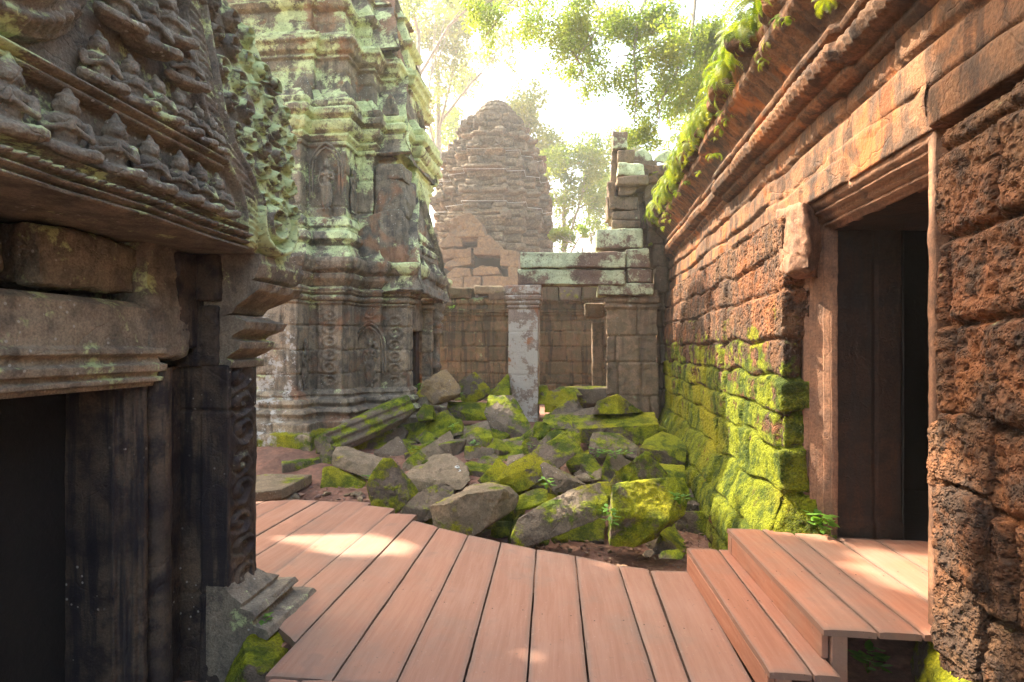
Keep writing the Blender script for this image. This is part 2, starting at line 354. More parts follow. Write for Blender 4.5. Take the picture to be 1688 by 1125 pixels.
def wood_mat(name, a, b, c):
    n = NB(name); tc = n.t.nodes.new('ShaderNodeTexCoord').outputs['Object']
    g = n.noise(2.2, 8, .65, n.scaled((9, .7, 9), tc), .6); g2 = n.noise(9, 5, .7, n.scaled((14, .8, 14), tc)); f = n.noise(1.6, 5)
    sp = n.noise(35, 3, .6)
    col = n.mix(n.mr(g, .3, .7), a, b); col = n.mix(n.ma('MULTIPLY', n.mr(g2, .5, .72), .16), col, c); col = n.mix(n.ma('MULTIPLY', n.mr(f, .45, .7), .4), col, (.38, .23, .17)); col = n.mix(n.ma('MULTIPLY', n.mr(n.noise(.9, 6, .7), .48, .66), .55), col, (.24, .17, .13))
    oi = n.t.nodes.new('ShaderNodeObjectInfo').outputs['Random']; col = n.mix(.5, col, n.mix(oi, (.78, .78, .82), (1.15, 1.08, 1.05)), 'MULTIPLY')
    col = n.mix(n.ma('MULTIPLY', n.mr(sp, .66, .72), .6), col, (.12, .085, .07))
    eg = n.ma('MULTIPLY', n.mr(n.ma('ADD', n.attr('edge'), n.ma('MULTIPLY', n.noise(7, 5, .7), .9)), .75, 1.5), .6); col = n.mix(eg, col, (.17, .125, .10))
    ck = n.mr(n.noise(3.0, 2, .5, n.scaled((26, .55, 26), tc), .3), .70, .74); ck = n.ma('MULTIPLY', ck, n.mr(n.noise(1.3, 2), .5, .6)); col = n.mix(n.ma('MULTIPLY', ck, .7), col, (.06, .035, .025))
    sc1 = n.mr(n.noise(22, 6, .75, n.scaled((1.5, 1, 1), tc)), .58, .70); col = n.mix(n.ma('MULTIPLY', sc1, .28), col, (.52, .37, .29))
    st = n.mr(n.noise(3.2, 3, .5), .64, .70); col = n.mix(n.ma('MULTIPLY', st, .35), col, (.17, .11, .09))
    n.L(col, n.b.inputs['Base Color']); n.L(n.mr(g, .3, .7, .5, .75), n.b.inputs['Roughness']); n.b.inputs['Specular IOR Level'].default_value = .3
    n.L(n.bump(n.ma('ADD', g, n.ma('MULTIPLY', g2, .5)), .25, .006), n.b.inputs['Normal']); return n.m
M['wood'] = wood_mat('weathered_deck_board', (.345, .18, .12), (.30, .15, .10), (.165, .105, .08))
M['wood_red'] = wood_mat('stair_board', (.38, .165, .10), (.32, .135, .08), (.19, .095, .065))
def leaf_mat(name, a, b, t=.45, rs=4):
    n = NB(name); f = n.noise(rs, 4, .7); col = n.mix(n.mr(f, .35, .65), a, b)
    n.L(col, n.b.inputs['Base Color']); n.L(.5, n.b.inputs['Roughness'])
    tr = n.t.nodes.new('ShaderNodeBsdfTranslucent'); n.L(n.mix(1., col, (1.6, 1.7, .7), 'MULTIPLY'), tr.inputs[0])
    mx = n.t.nodes.new('ShaderNodeMixShader'); mx.inputs[0].default_value = t
    n.t.links.new(n.b.outputs[0], mx.inputs[1]); n.t.links.new(tr.outputs[0], mx.inputs[2]); n.t.links.new(mx.outputs[0], n.out.inputs[0]); return n.m
M['leaf'] = leaf_mat('tree_leaf', (.11, .17, .03), (.26, .28, .05), .55, 1.2)
M['leaf_y'] = leaf_mat('tree_leaf_yellow', (.13, .16, .035), (.27, .25, .07), .5, 1.2)
M['fern'] = leaf_mat('fern_leaf', (.10, .17, .012), (.30, .31, .02), .45, 7)
M['creeper'] = leaf_mat('creeper_leaf', (.09, .13, .012), (.30, .28, .02), .4, 6)
M['sprout'] = leaf_mat('sprout_leaf', (.07, .17, .02), (.16, .30, .04), .4, 9)
def plain(name, a, b, sc_=12, bump=.4, rough=.9):
    n = NB(name); f = n.noise(sc_, 6, .7); g = n.noise(sc_*6, 4, .7)
    col = n.mix(n.mr(f, .35, .65), a, b); col = n.mix(.6, col, n.mix(n.mr(g, .3, .7), (.6, .6, .6), (1.4, 1.4, 1.4)), 'MULTIPLY')
    n.L(col, n.b.inputs['Base Color']); n.L(rough, n.b.inputs['Roughness']); n.L(n.bump(n.ma('ADD', f, g), bump, .02), n.b.inputs['Normal']); return n.m
M['dirt'] = plain('red_dirt', (.15, .075, .05), (.26, .12, .075), 3, .7)
M['bark'] = plain('bark', (.22, .18, .13), (.34, .29, .22), 3)
M['dryleaf'] = plain('dry_leaf', (.16, .08, .05), (.30, .17, .10), 9, .2)
M['pebble'] = plain('pebble', (.25, .14, .10), (.16, .11, .09), 6)
M['dark'] = plain('shade_and_nail_black', (.004, .003, .0025), (.002, .0016, .0014), 4)  # near-black: shade inside rooms and holes put in as colour; nails too
M['wire'] = plain('steel_rope', (.5, .5, .48), (.6, .6, .58), 4)

# ================================================ GROUND
def gz(x, y):
    """height of the courtyard earth"""
    x = np.asarray(x, float); y = np.asarray(y, float)
    h = -.30 + .42*sstep(5.2, 7.6, y) + .2*sstep(7.6, 10, y)
    h = h + .12*sstep(-3.2, -4.0, x)*sstep(5.5, 6.5, y)
    h = h + .10*sstep(5.2, 6.4, y)*sstep(9.5, 8.6, y)*sstep(-2.7, -2.0, x)
    return h
def build_ground():
    xs = np.concatenate([np.linspace(-120, -7, 12), np.linspace(-6.5, 3, 200), np.linspace(3.5, 120, 12)])
    ys = np.concatenate([np.linspace(-8, .5, 6), np.linspace(.9, 12, 230), np.linspace(12.5, 150, 20)])
    X, Y = np.meshgrid(xs, ys); Z = gz(X, Y); P = np.stack([X, Y, 0*X], -1)
    near = sstep(14, 11, Y)*sstep(-8, -6, X)*sstep(5, 3, X)
    Z = Z + near*(.05*fbm(P, 1.7, 4, 3) + .018*fbm(P, 14, 3, 8)) + (1-near)*.2*fbm(P, .15, 3, 4)
    struct(mesh_obj('ground', np.stack([X, Y, Z], -1), gridfaces(*X.shape), M['dirt']))
build_ground()

# ================================================ BOARDWALK
seams = [((395, 829), (360, 850)), ((436, 826), (380, 851)), ((482, 823), (390, 871)), ((525, 825), (390, 902)), ((564, 827), (400, 929)),
         ((608, 830), (405, 980)), ((638, 843), (438, 1017)), ((680, 857), (488, 1058)), ((723, 869), (532, 1143)), ((772, 881), (636, 1160)),
         ((826, 893), (752, 1170)), ((884, 905), (866, 1170)), ((948, 915), (975, 1170)), ((1019, 931), (1096, 1170)), ((1069, 938), (1155, 1170)), ((1140, 952), (1268, 1170))]
tips = {4: ((566, 825), (612, 828)), 5: ((600, 832), (652, 838)), 6: ((641, 846), (688, 848)), 7: ((680, 857), (723, 868)), 13: ((1019, 931), (1069, 937)), 14: ((1071, 939), (1139, 941))}
ends = {7: ((436, 1112), (548, 1120)), 8: ((548, 1120), (652, 1127))}
bw = thing('boardwalk', 'reddish weathered plank boardwalk curving from the foreground to the left tower', 'boardwalk', (0, 3.2, 0))
nail_me = bpy.data.meshes.new('nail'); nail_me.from_pydata([(.0045*math.cos(a*.785), .0045*math.sin(a*.785), 0) for a in range(8)]+[(0, 0, .0015)], [], [(a, (a+1) % 8, 8) for a in range(8)]); nail_me.materials.append(M['dark'])
def plank(name, A, B, D, E, z, th, mat, parent, seed, bend=.002):
    """A,B far ends (left,right); D,E near ends (left,right); world xy; grain runs along local y"""
    A, B, D, E = [np.array((p[0], p[1])) for p in (A, B, D, E)]
    ctr = (A+B+D+E)/4; ax = ((A+B)-(D+E)); L = np.hypot(*ax); ax = ax/L; ang = math.atan2(-ax[0], ax[1])
    n = max(6, int(L/2/.06)); m = 7; rg = np.random.RandomState(seed)
    t = np.linspace(0, 1, n)[:, None]; s = np.linspace(0, 1, m)[None, :]
    P = lambda t, s: (D[None, None]*((1-t)*(1-s))[..., None]+E[None, None]*((1-t)*s)[..., None]+A[None, None]*(t*(1-s))[..., None]+B[None, None]*(t*s)[..., None])
    T = P(t, s); W = np.hypot(*(B-A)); Zt = np.zeros(T.shape[:2])
    q = np.stack([T[..., 0], T[..., 1], 0*T[..., 0]+seed], -1)
    Zt = Zt + bend*fbm(q, 2.2, 3, seed); Zt[:, 0] -= .004; Zt[:, -1] -= .004; Zt[0, :] -= .004; Zt[-1, :] -= .004
    # side chips
    pin = .0045+.004*np.abs(fbm(q, 6, 2, seed+3)); side = np.zeros_like(Zt); side[:, 0] = 1; side[:, -1] = -1
    nrm = np.array([ax[1], -ax[0]]); T = T + (side*pin)[..., None]*nrm
    top = np.concatenate([T, Zt[..., None]], -1).reshape(-1, 3)
    bot = top.copy(); bot[:, 2] = -th
    ring = [i*m for i in range(n)] + [(n-1)*m+j for j in range(1, m)] + [i*m+m-1 for i in range(n-2, -1, -1)] + [j for j in range(m-2, 0, -1)]
    V = np.concatenate([top, bot]); o = n*m
    F = [tuple(f) for f in gridfaces(n, m)] + [tuple(o+k for k in reversed(f)) for f in gridfaces(n, m).tolist()]
    for a, b in zip(ring, ring[1:]+ring[:1]): F.append((a, b, b+o, a+o))
    V = V - np.array([ctr[0], ctr[1], 0]); ca, sa = math.cos(-ang), math.sin(-ang)
    X = V[:, 0]*ca-V[:, 1]*sa; Y = V[:, 0]*sa+V[:, 1]*ca; V = np.stack([X, Y, V[:, 2]], -1)
    me = bpy.data.meshes.new(name); me.from_pydata([tuple(v) for v in V], [], F)
    ed = np.zeros((n, m)); ed[:, 0] = ed[:, -1] = 1; ed[0, :] = ed[-1, :] = 1; at = me.attributes.new('edge', 'FLOAT', 'POINT'); at.data.foreach_set('value', np.concatenate([ed.ravel(), ed.ravel()*0+1]).astype(np.float32))
    bm = bmesh.new(); bm.from_mesh(me); bmesh.ops.recalc_face_normals(bm, faces=bm.faces); bm.to_mesh(me); bm.free()
    me.materials.append(mat); ob = bpy.data.objects.new(name, me); link(ob, parent)
    pl = Vector(parent.location); ob.location = Vector((ctr[0], ctr[1], z))-pl; ob.rotation_euler.z = ang
    if name in ('plank', 'landing_board', 'tread'):
        for fy in ((-.5, .5) if L < 1.6 else (-.5, -.02, .5)):
            for fx in (-.28, .28):
                nl = bpy.data.objects.new('nail', nail_me); link(nl, ob); yy = fy*L+(-.07 if fy > .2 else (.07 if fy < -.2 else 0))+rg.uniform(-.01, .01)
                wd = np.hypot(*(B-A))*(.5+fy)+np.hypot(*(E-D))*(.5-fy); nl.location = (fx*wd+rg.uniform(-.01, .01), yy, .0012)
    return ob
for i in range(len(seams)-1):
    (f0, n0), (f1, n1) = seams[i], seams[i+1]
    if i in tips: f0, f1 = tips[i]
    if i in ends: n0, n1 = ends[i]
    g = [PZ(*p, 0) for p in (f0, f1, n0, n1)]
    plank('plank', g[0], g[1], g[2], g[3], random.Random(i).uniform(-.003, .003), .05, M['wood'], bw, i)
for pts in ([(-1.7, 2.75, -.11), (-1.15, 4.2, -.11), (-2.4, 5.3, -.11)], [(-1.2, 2.4, -.11), (.9, 2.4, -.11)], [(-1.2, 3.9, -.11), (.75, 3.55, -.11)]):
    for a, b in zip(pts, pts[1:]):
        d = (Vector(b)-Vector(a)).normalized(); nn = Vector((-d.y, d.x, 0))*.04
        V = [Vector(a)+nn*s+Vector((0, 0, h)) for s in (-1, 1) for h in (-.06, .055)]+[Vector(b)+nn*s+Vector((0, 0, h)) for s in (-1, 1) for h in (-.06, .055)]
        o = mesh_obj('beam', [tuple(v) for v in V], [(0, 1, 3, 2), (4, 6, 7, 5), (0, 4, 5, 1), (2, 3, 7, 6), (1, 5, 7, 3), (0, 2, 6, 4)], M['wood'], bw, False)
# front kerb boards of the walk at the bottom of the frame
a = PZ(445, 1113, 0); b = PZ(497, 1117, 0)
plank('edge_board', (a.x, a.y), (b.x, b.y), (a.x, a.y-.035), (b.x, b.y-.035), -.012, .16, M['wood'], bw, 71)
a = PZ(499, 1119, 0); b = PZ(700, 1131, 0)
plank('edge_board', (a.x, a.y), (b.x, b.y), (a.x, a.y-.05), (b.x, b.y-.05), .002, .16, M['wood'], bw, 72)

# ================================================ WOODEN STAIR INTO THE RIGHT DOORWAY
st = thing('wooden_stair', 'wooden landing and low step in front of the right doorway', 'steps', (1.2, 3.3, -.3))
def board_box(name, x0, x1, y0, y1, z, th, mat, parent, seed, skew=0):
    return plank(name, (x0-skew, y1), (x1-skew, y1), (x0, y0), (x1, y0), z, th, mat, parent, seed)
xs = [1.13, 1.37, 1.56, 1.80]; sk = [.05, .05, .05]
for i in range(3): plank('landing_board', (xs[i]-.05, 4.08), (xs[i+1]-.05, 4.08), (xs[i], 2.66+.0*i), (xs[i+1], 2.66), .313+.001*i, .035, M['wood_red'], st, 40+i)
for i, (a, b) in enumerate(((1.80, 2.05), (2.05, 2.4))): plank('landing_board', (a-.03, 3.97), (b-.03, 3.97), (a, 2.9), (b, 2.9), .310, .035, M['wood_red'], st, 50+i)
plank('tread', (.80, 4.08), (1.02, 4.08), (.86, 2.56), (1.05, 2.56), .157, .035, M['wood_red'], st, 60)
plank('tread', (1.02, 4.08), (1.10, 4.08), (1.05, 2.56), (1.17, 2.56), .156, .035, M['wood_red'], st, 61)
def slab(name, A, B, z0, z1, th, mat, parent):
    A = Vector((*A, 0)); B = Vector((*B, 0)); d = (B-A).normalized(); n = Vector((-d.y, d.x, 0))*th/2
    P = [A-n, B-n, B+n, A+n]; V = [(p.x, p.y, z0) for p in P]+[(p.x, p.y, z1) for p in P]
    o = mesh_obj(name, V, [(3, 2, 1, 0), (4, 5, 6, 7), (0, 1, 5, 4), (1, 2, 6, 5), (2, 3, 7, 6), (3, 0, 4, 7)], mat, parent, False)
    bpy.context.view_layer.update(); m = o.modifiers.new('bevel', 'BEVEL'); m.width = .004; m.segments = 2; return o
slab('riser', (1.10, 4.06), (1.155, 2.69), .158, .277, .03, M['wood_red'], st)
slab('riser', (.815, 4.06), (.88, 2.59), -.004, .12, .03, M['wood_red'], st)
for (x, y, z1) in ((1.21, 2.70, .276), (1.70, 2.74, .276), (.93, 2.60, .12), (1.12, 4.0, .276), (1.13, 2.60, .12)):
    slab('post', (x-.035, y), (x+.035, y), -.33, z1, .06, M['wood'], st)

# ================================================ RIGHT BUILDING
rb = thing('laterite_gallery', 'long red laterite gallery wall with stone doorway and fern-grown cornice, right side', 'temple wall', (1.8, 4, -.3))
def fn_laterite(seed, ch=.30, cl=.55, amp=.02, moss=True, pit=.02, rnd=.03, nearf=1):
    def f(S, Z, V):
        d, blk = masonry(S, Z, ch, cl, seed, jd=.032*nearf, jw=.014*nearf, rnd=rnd*.4, rw=.04*nearf, jit=.022*nearf, warp=.06)
        w = worley(V, 17, seed); w2 = worley(V, 38, seed+3)
        d = d + amp*fbm(V, 5, 4, seed, .6) - pit*np.clip(.42-w, 0, 1)*2.2 - pit*.6*np.clip(.4-w2, 0, 1)*2
        at = {'blk': blk}
        if moss:
            y = V[..., 1]; z = V[..., 2]
            m = .43*sstep(2.75, .8, z)*sstep(11.8, 10, y)+.04*sstep(2.9, 1.8, z)
            at['moss'] = m
        return d, at
    return f
WX = 1.50
# laterite wall beyond the door, with its end face beside the frame
rows = [(-.45, .27), (.0, .24), (.10, .22), (.30, .15), (.45, .07), (.62, .01), (2.60, 0), (2.62, -.03)]
field('far_wall', [(WX+.1, 11.4), (WX, 4.7), (WX, 4.16), (1.80, 4.14)], rows, .02, .018, fn_laterite(11, .27, .5), M['laterite'], rb)
# near pier, laterite, close to the camera
def near_d(S, Z, V):
    d, at = fn_laterite(23, .36, .62, .028, False, .030, .035, 1.25)(S, Z, V)
    z = V[..., 2]; at['moss'] = .42*sstep(.35, .0, z)+.08*sstep(1.2, .4, z)
    d = d+.10*sstep(.15, -.1, z)
    return d, at
field('near_wall', [(1.90, 2.70), (1.63, 2.68), (1.56, 2.58), (1.54, 1.2), (1.54, -1.0)], [(-.45, .06), (.05, .03), (.3, 0), (2.50, .0), (2.55, -.03)], .011, .011, near_d, M['laterite'], rb)
# sandstone frieze
def fn_frieze(seed, ch, cl, amp=.008):
    def f(S, Z, V):
        d, blk = masonry(S, Z, ch, cl, seed, jd=.03, jw=.010, rnd=.016, rw=.04, jit=.018, warp=.03)
        car = sstep(-.1, .2, fbm(V, .9, 2, 55))*sstep(2.86, 2.9, V[..., 2])
        return d+amp*1.3*fbm(V, 6, 4, seed, .65)+amp*fbm(V, 2, 3, seed+2)*1.8+car*.016*fbm(V, 19, 2, 56)-.04*np.clip(fbm(V, 2.6, 3, 58)-.28, 0, 1), {'blk': blk, 'moss': .12*sstep(6, 9, V[..., 1])}
    return f
field('frieze', [(WX+.16, 11.4), (WX+.11, 4.6), (WX+.11, -1)], [(2.60, -.3), (2.605, .0), (2.66, .0), (3.14, .0), (3.18, -.03)], .025, .016, fn_frieze(5, .27, .75), M['frieze'], rb)
field('lintel_course', [(WX+.14, 4.75), (WX+.14, 2.74)], [(2.64, -.3), (2.642, .0), (2.66, .03), (2.80, .035), (2.83, .03), (2.85, -.02)], .02, .012, fn_frieze(8, .4, 3, .014), M['frieze'], rb)
# cornice with beaded roll, petals and lumpy eave
def fn_cornice(S, Z, V):
    z = Z; d = .006*fbm(V, 9, 3, 2)+.015*fbm(V, 2.3, 3, 6)
    bead = np.abs(np.sin(S*math.pi/.075)); inb = sstep(3.215, 3.235, z)*sstep(3.345, 3.325, z)
    wear = sstep(-.15, .2, fbm(V*np.array([0, 1, 0]), 1.1, 2, 12))
    d = d + inb*(bead-.6)*.035*wear
    pet = np.abs(np.sin(S*math.pi/.11)); inp = sstep(3.47, 3.5, z)*sstep(3.66, 3.62, z)
    d = d + inp*(pet-.5)*.035*wear
    _, blk = masonry(S, Z, .9, .85, 9)
    jj, _ = masonry(S, Z*0+3.3, 5, .85, 19, jd=.03, jw=.012, rnd=0, jit=.03)
    lump = np.clip(fbm(V, 3.3, 2, 31)+.15, 0, 1)*.22*sstep(3.72, 3.8, z)
    return d+jj+lump, {'blk': blk, 'moss': .38*sstep(3.7, 3.88, z)+.16*sstep(3.55, 3.7, z)+.06*sstep(-.1, .3, fbm(V, 1.3, 2, 71))}
crow = [(3.10, -.2), (3.14, .02), (3.17, .06), (3.20, .06), (3.205, .10), (3.23, .15), (3.28, .17), (3.33, .15), (3.35, .09), (3.37, .09), (3.385, .14), (3.41, .155), (3.44, .14), (3.45, .10),
        (3.50, .12), (3.58, .20), (3.64, .28), (3.66, .30), (3.72, .30), (3.735, .26), (3.80, .30), (3.90, .32), (3.97, .24), (4.03, .10), (4.10, -.2), (4.2, -.7)]
field('cornice', [(WX+.22, 11.5), (WX+.10, 4.6), (WX+.10, -1)], crow, .018, .012, fn_cornice, M['frieze'], rb)
def fn_roof(S, Z, V):
    return .12*fbm(V, 2.2, 3, 41), {'moss': 0*S+.1}
field('roof', [(WX+.5, 11.5), (WX+.4, -1)], [(3.94, .18), (4.08, 0), (4.25, -.45), (4.7, -1.4), (5.0, -2.6), (4.6, -3.9), (3.5, -4.0), (-.4, -4.0)], .08, .08, fn_roof, M['roof_moss'], rb)
for k in range(17):                      # eroded antefix lumps standing along the eave
    rg = random.Random(k+5); y = 3.05+k*.42+rg.uniform(-.08, .08); s = rg.uniform(.8, 1.25)
    bm = bmesh.new(); ell(bm, (0, 0, .02), (.085*s, .075*s, .10*s)); ell(bm, (.03, .01, -.05), (.08*s, .09*s, .08*s))
    me = rough_mesh(bm, .018, 2, .018, 9, k, .006); o = put('antefix', me, M['roof_moss'], rb); o.location = Vector((WX-.19, y, 3.83+rg.uniform(-.03, .05)))-rb.location
# moulded frame: nested steps round the opening
DY0, DY1, DZ0, DZ1 = 2.90, 4.0, .30, 2.42
def nested_frame(parent):
    steps = [(0, 1.80), (0.0, 1.76), (.028, 1.76), (.03, 1.722), (.044, 1.722), (.047, 1.735), (.058, 1.735), (.061, 1.70), (.104, 1.698), (.107, 1.662), (.12, 1.662), (.123, 1.676), (.136, 1.676), (.14, 1.64), (.20, 1.636), (.205, 1.80)]
    def seg(kind):
        V = []; n = 60
        for (o, x) in steps:
            for i in range(n):
                t = i/(n-1)
                if kind == 'far': y = DY1+o; z = DZ0+(DZ1+o-DZ0)*t
                elif kind == 'near': y = DY0-o; z = DZ0+(DZ1+o-DZ0)*t
                else: y = DY0-o+(DY1-DY0+2*o)*t; z = DZ1+o
                V.append((x, y, z))
        V = np.array(V).reshape(len(steps), n, 3); V[..., 0] += .006*fbm(V, 9, 3, 5) + .003*fbm(V, 30, 2, 6)
        if kind != 'top': V[..., 1] += .004*fbm(V, 7, 3, 8)
        else: V[..., 2] += .004*fbm(V, 7, 3, 8)
        return V
    for kind, nm in (('far', 'door_jamb'), ('near', 'door_jamb'), ('top', 'door_lintel')):
        V = seg(kind); mesh_obj(nm, V, gridfaces(*V.shape[:2]), M['frame'], parent, False)
nested_frame(rb)
# reveals of the doorway
def quadsheet(name, P00, P10, P01, P11, n, m, mat, parent, amp=.004, seed=1, dirv=(0, 0, 0)):
    a, b, c, d = [np.array(p, float) for p in (P00, P10, P01, P11)]; s = np.linspace(0, 1, n)[:, None, None]; t = np.linspace(0, 1, m)[None, :, None]
    V = a*(1-s)*(1-t)+b*s*(1-t)+c*(1-s)*t+d*s*t; V = V+np.array(dirv)*amp*fbm(V, 4, 4, seed)[..., None]
    return mesh_obj(name, V, gridfaces(n, m), mat, parent)
def fn_rev(S, Z, V): return .004*fbm(V, 6, 3, 3)+.012*(np.abs(S-.27) > .012)*1.0-.012, {}
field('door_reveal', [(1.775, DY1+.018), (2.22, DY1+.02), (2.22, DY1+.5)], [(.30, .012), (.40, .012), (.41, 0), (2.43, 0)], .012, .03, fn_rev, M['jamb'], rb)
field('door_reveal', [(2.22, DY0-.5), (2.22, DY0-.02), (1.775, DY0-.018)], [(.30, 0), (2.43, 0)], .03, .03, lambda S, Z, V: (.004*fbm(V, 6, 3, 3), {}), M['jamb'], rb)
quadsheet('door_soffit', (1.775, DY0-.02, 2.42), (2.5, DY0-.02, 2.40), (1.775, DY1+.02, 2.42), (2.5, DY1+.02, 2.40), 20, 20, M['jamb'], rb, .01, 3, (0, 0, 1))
# chamber behind, painted near-black for its shade
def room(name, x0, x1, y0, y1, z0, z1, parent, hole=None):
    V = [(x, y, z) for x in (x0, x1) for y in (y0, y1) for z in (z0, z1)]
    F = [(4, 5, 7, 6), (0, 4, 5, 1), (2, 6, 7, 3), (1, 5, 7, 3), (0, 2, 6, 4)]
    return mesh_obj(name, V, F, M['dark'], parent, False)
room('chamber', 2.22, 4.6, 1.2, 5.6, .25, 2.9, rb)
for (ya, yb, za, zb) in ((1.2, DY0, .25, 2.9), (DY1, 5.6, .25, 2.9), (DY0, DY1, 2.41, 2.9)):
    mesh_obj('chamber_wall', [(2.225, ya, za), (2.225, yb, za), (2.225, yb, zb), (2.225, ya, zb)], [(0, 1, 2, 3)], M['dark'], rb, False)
# worn capital stone at the upper corner of the frame
rock('capital_stone', [tuple(p) for p in (PX(1278, 345, 1.50), PX(1320, 334, 1.50), PX(1334, 362, 1.55), PX(1334, 442, 1.55), PX(1300, 450, 1.49), PX(1279, 450, 1.50))] + [(1.8, 4.2, 2.6), (1.8, 4.75, 2.6), (1.8, 4.75, 2.05), (1.8, 4.2, 2.05)], M['frame'], rb, .018, 2, .03, 7, 4, .01)
# mossy footing stones of the near pier, and the lit edge stones
rock('footing_stone', [tuple(PZ(u, v, z)) for u, v, z in ((1508, 1100, .05), (1520, 1020, .26), (1560, 1010, .30))] + boxpts(1.42, 1.9, 1.6, 2.42, -.4, .02) + [(1.50, 2.5, .20), (1.5, 2.2, .24), (1.62, 2.55, .30), (1.6, 1.6, .15)], M['rock_moss'], rb, .016, 3, .03, 6, 3, .012)
for k, (z0, z1, xo, ya, yb) in enumerate(((.31, .66, 1.545, 2.30, 2.55), (.67, 1.02, 1.52, 2.28, 2.53), (1.03, 1.33, 1.54, 2.26, 2.54))):
    rock('edge_stone', boxpts(xo, 1.75, ya, yb, z0, z1, .015, k+3), M['laterite'], rb, .011, 3, .022, 9, k+31, .012)

# stone seen in the dark chamber
tag(rock('fallen_block', [tuple(v) for v in boxpts(2.75, 3.2, 3.7, 4.2, .26, .75, .08, 4)], M['rock_bare'], None, .03, 3, .02, 4, 8), 'grey block leaning in the dark chamber behind the right doorway', 'stone block')

# ================================================ LEFT PORCH (near, dark doorway under a carved pediment)
lp = thing('carved_porch', 'dark low stone porch with figure-carved pediment, nearest on the left', 'temple porch', (-2.6, 1.8, -.45))
LX = -2.15
def fn_smooth(seed, a=.006, ch=1.1, cl=3, jd=.012, joints=True, moss=None):
    def f(S, Z, V):
        d = a*fbm(V, 4, 4, seed)+a*.6*fbm(V, 16, 2, seed+2); blk = 0*S+.5
        if joints:
            q, blk = masonry(S, Z, ch, cl, seed, jd=jd, jw=.005, rnd=.004, rw=.02, jit=.004, warp=.008); d = d+q
        at = {'blk': blk*.5+.25}
        z = V[..., 2]; at['moss'] = .28*sstep(.15, -.35, z)+.10*sstep(.6, 0, z); at['white'] = .3*sstep(.5, .1, z)*sstep(-.3, 0, z)
        return d, at
    return f
# door frame: nested vertical mouldings right of the opening, then half-round colonnette and flat pilaster
DL = 2.43
prof = [(-2.75, DL-.01), (-2.24, DL-.005), (-2.235, DL+.02), (-2.205, DL+.022), (-2.20, DL+.045), (-2.175, DL+.047), (-2.17, DL+.072), (-2.15, DL+.075), (-2.15, DL+.105), (-2.19, DL+.11), (-2.19, DL+.135),
        (-2.14, DL+.15), (-2.115, DL+.175), (-2.11, DL+.205), (-2.125, DL+.24), (-2.155, DL+.26), (-2.23, DL+.27), (-2.235, DL+.33), (-2.215, DL+.335), (-2.21, DL+.36), (-2.235, DL+.365), (-2.24, 2.88)]
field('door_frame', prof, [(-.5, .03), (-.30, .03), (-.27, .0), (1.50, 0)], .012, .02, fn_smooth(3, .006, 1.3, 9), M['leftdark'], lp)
def carve(V, sx, sz, amp, seed, a=0):
    """scroll and leaf carving: rings of curls"""
    u = V[..., a]/sx; z = V[..., 2]/sz; w1 = .25*fbm(V, 3/sz*.3, 2, seed)
    c = np.floor(z); r = np.hypot((u-np.floor(u)-.5)+w1, (z-c-.5)+w1)
    sp = np.cos(r*17+np.arctan2(z-c-.5, u-np.floor(u)-.5)*1.0)
    return 1.5*amp*(.6*sp*sstep(.62, .4, r)+.9*fbm(V, 1.1/sz, 3, seed+4))
def fn_pil(S, Z, V):
    d, at = fn_smooth(6, .005, .9, 9)(S, Z, V)
    y = V[..., 1]; x = V[..., 0]; face = sstep(2.90, 2.92, y)*sstep(-1.99, -1.965, x)*sstep(3.14, 3.11, y)*sstep(.02, .08, V[..., 2])
    q = V.copy(); q[..., 1] -= 2.90
    d = d + face*(carve(q, .22, .17, .016, 5, 1)+.25*(worley(V, 22, 3)-.5)*.05)
    at['lich'] = .14*face
    return d, at
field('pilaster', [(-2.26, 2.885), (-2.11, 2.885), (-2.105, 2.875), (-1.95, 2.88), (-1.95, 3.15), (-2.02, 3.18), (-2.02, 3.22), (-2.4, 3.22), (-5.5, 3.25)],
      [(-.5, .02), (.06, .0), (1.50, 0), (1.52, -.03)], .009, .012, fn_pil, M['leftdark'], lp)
def xmould(name, x0, y0, y1, rows, fn, mat, parent, ds=.012, dz=.008):
    """moulding facing the court (+x) with its end cut flush at y0"""
    o = field(name, [(x0, y0), (x0, y1), (x0-.5, y1)], rows, ds, dz, fn, mat, parent)
    co = [v.co for v in o.data.vertices]; nz_ = len(set()) 
    k = next(i for i in range(1, len(co)) if abs(co[i].z-co[0].z) > 1e-6 and abs(co[i].y-co[0].y) < .03 and abs(co[i].x-co[0].x) < .12)
    col = [co[i] for i in range(0, len(co), k)]; V = []; m = 8
    for c in col:
        for t in range(m): V.append((c.x+(x0-.12-parent.location.x-c.x)*t/(m-1), c.y+.0005, c.z))
    V = np.array(V); n_ = len(col); V += np.array(parent.location); q = V.reshape(n_, m, 3); q[:, 1:, 1] += .004*fbm(q[:, 1:], 12, 3, 5)
    mesh_obj(name, q, gridfaces(n_, m)[:, ::-1], mat, parent, True, {'lich': np.full((n_, m), -.16), 'moss': np.full((n_, m), .12)})
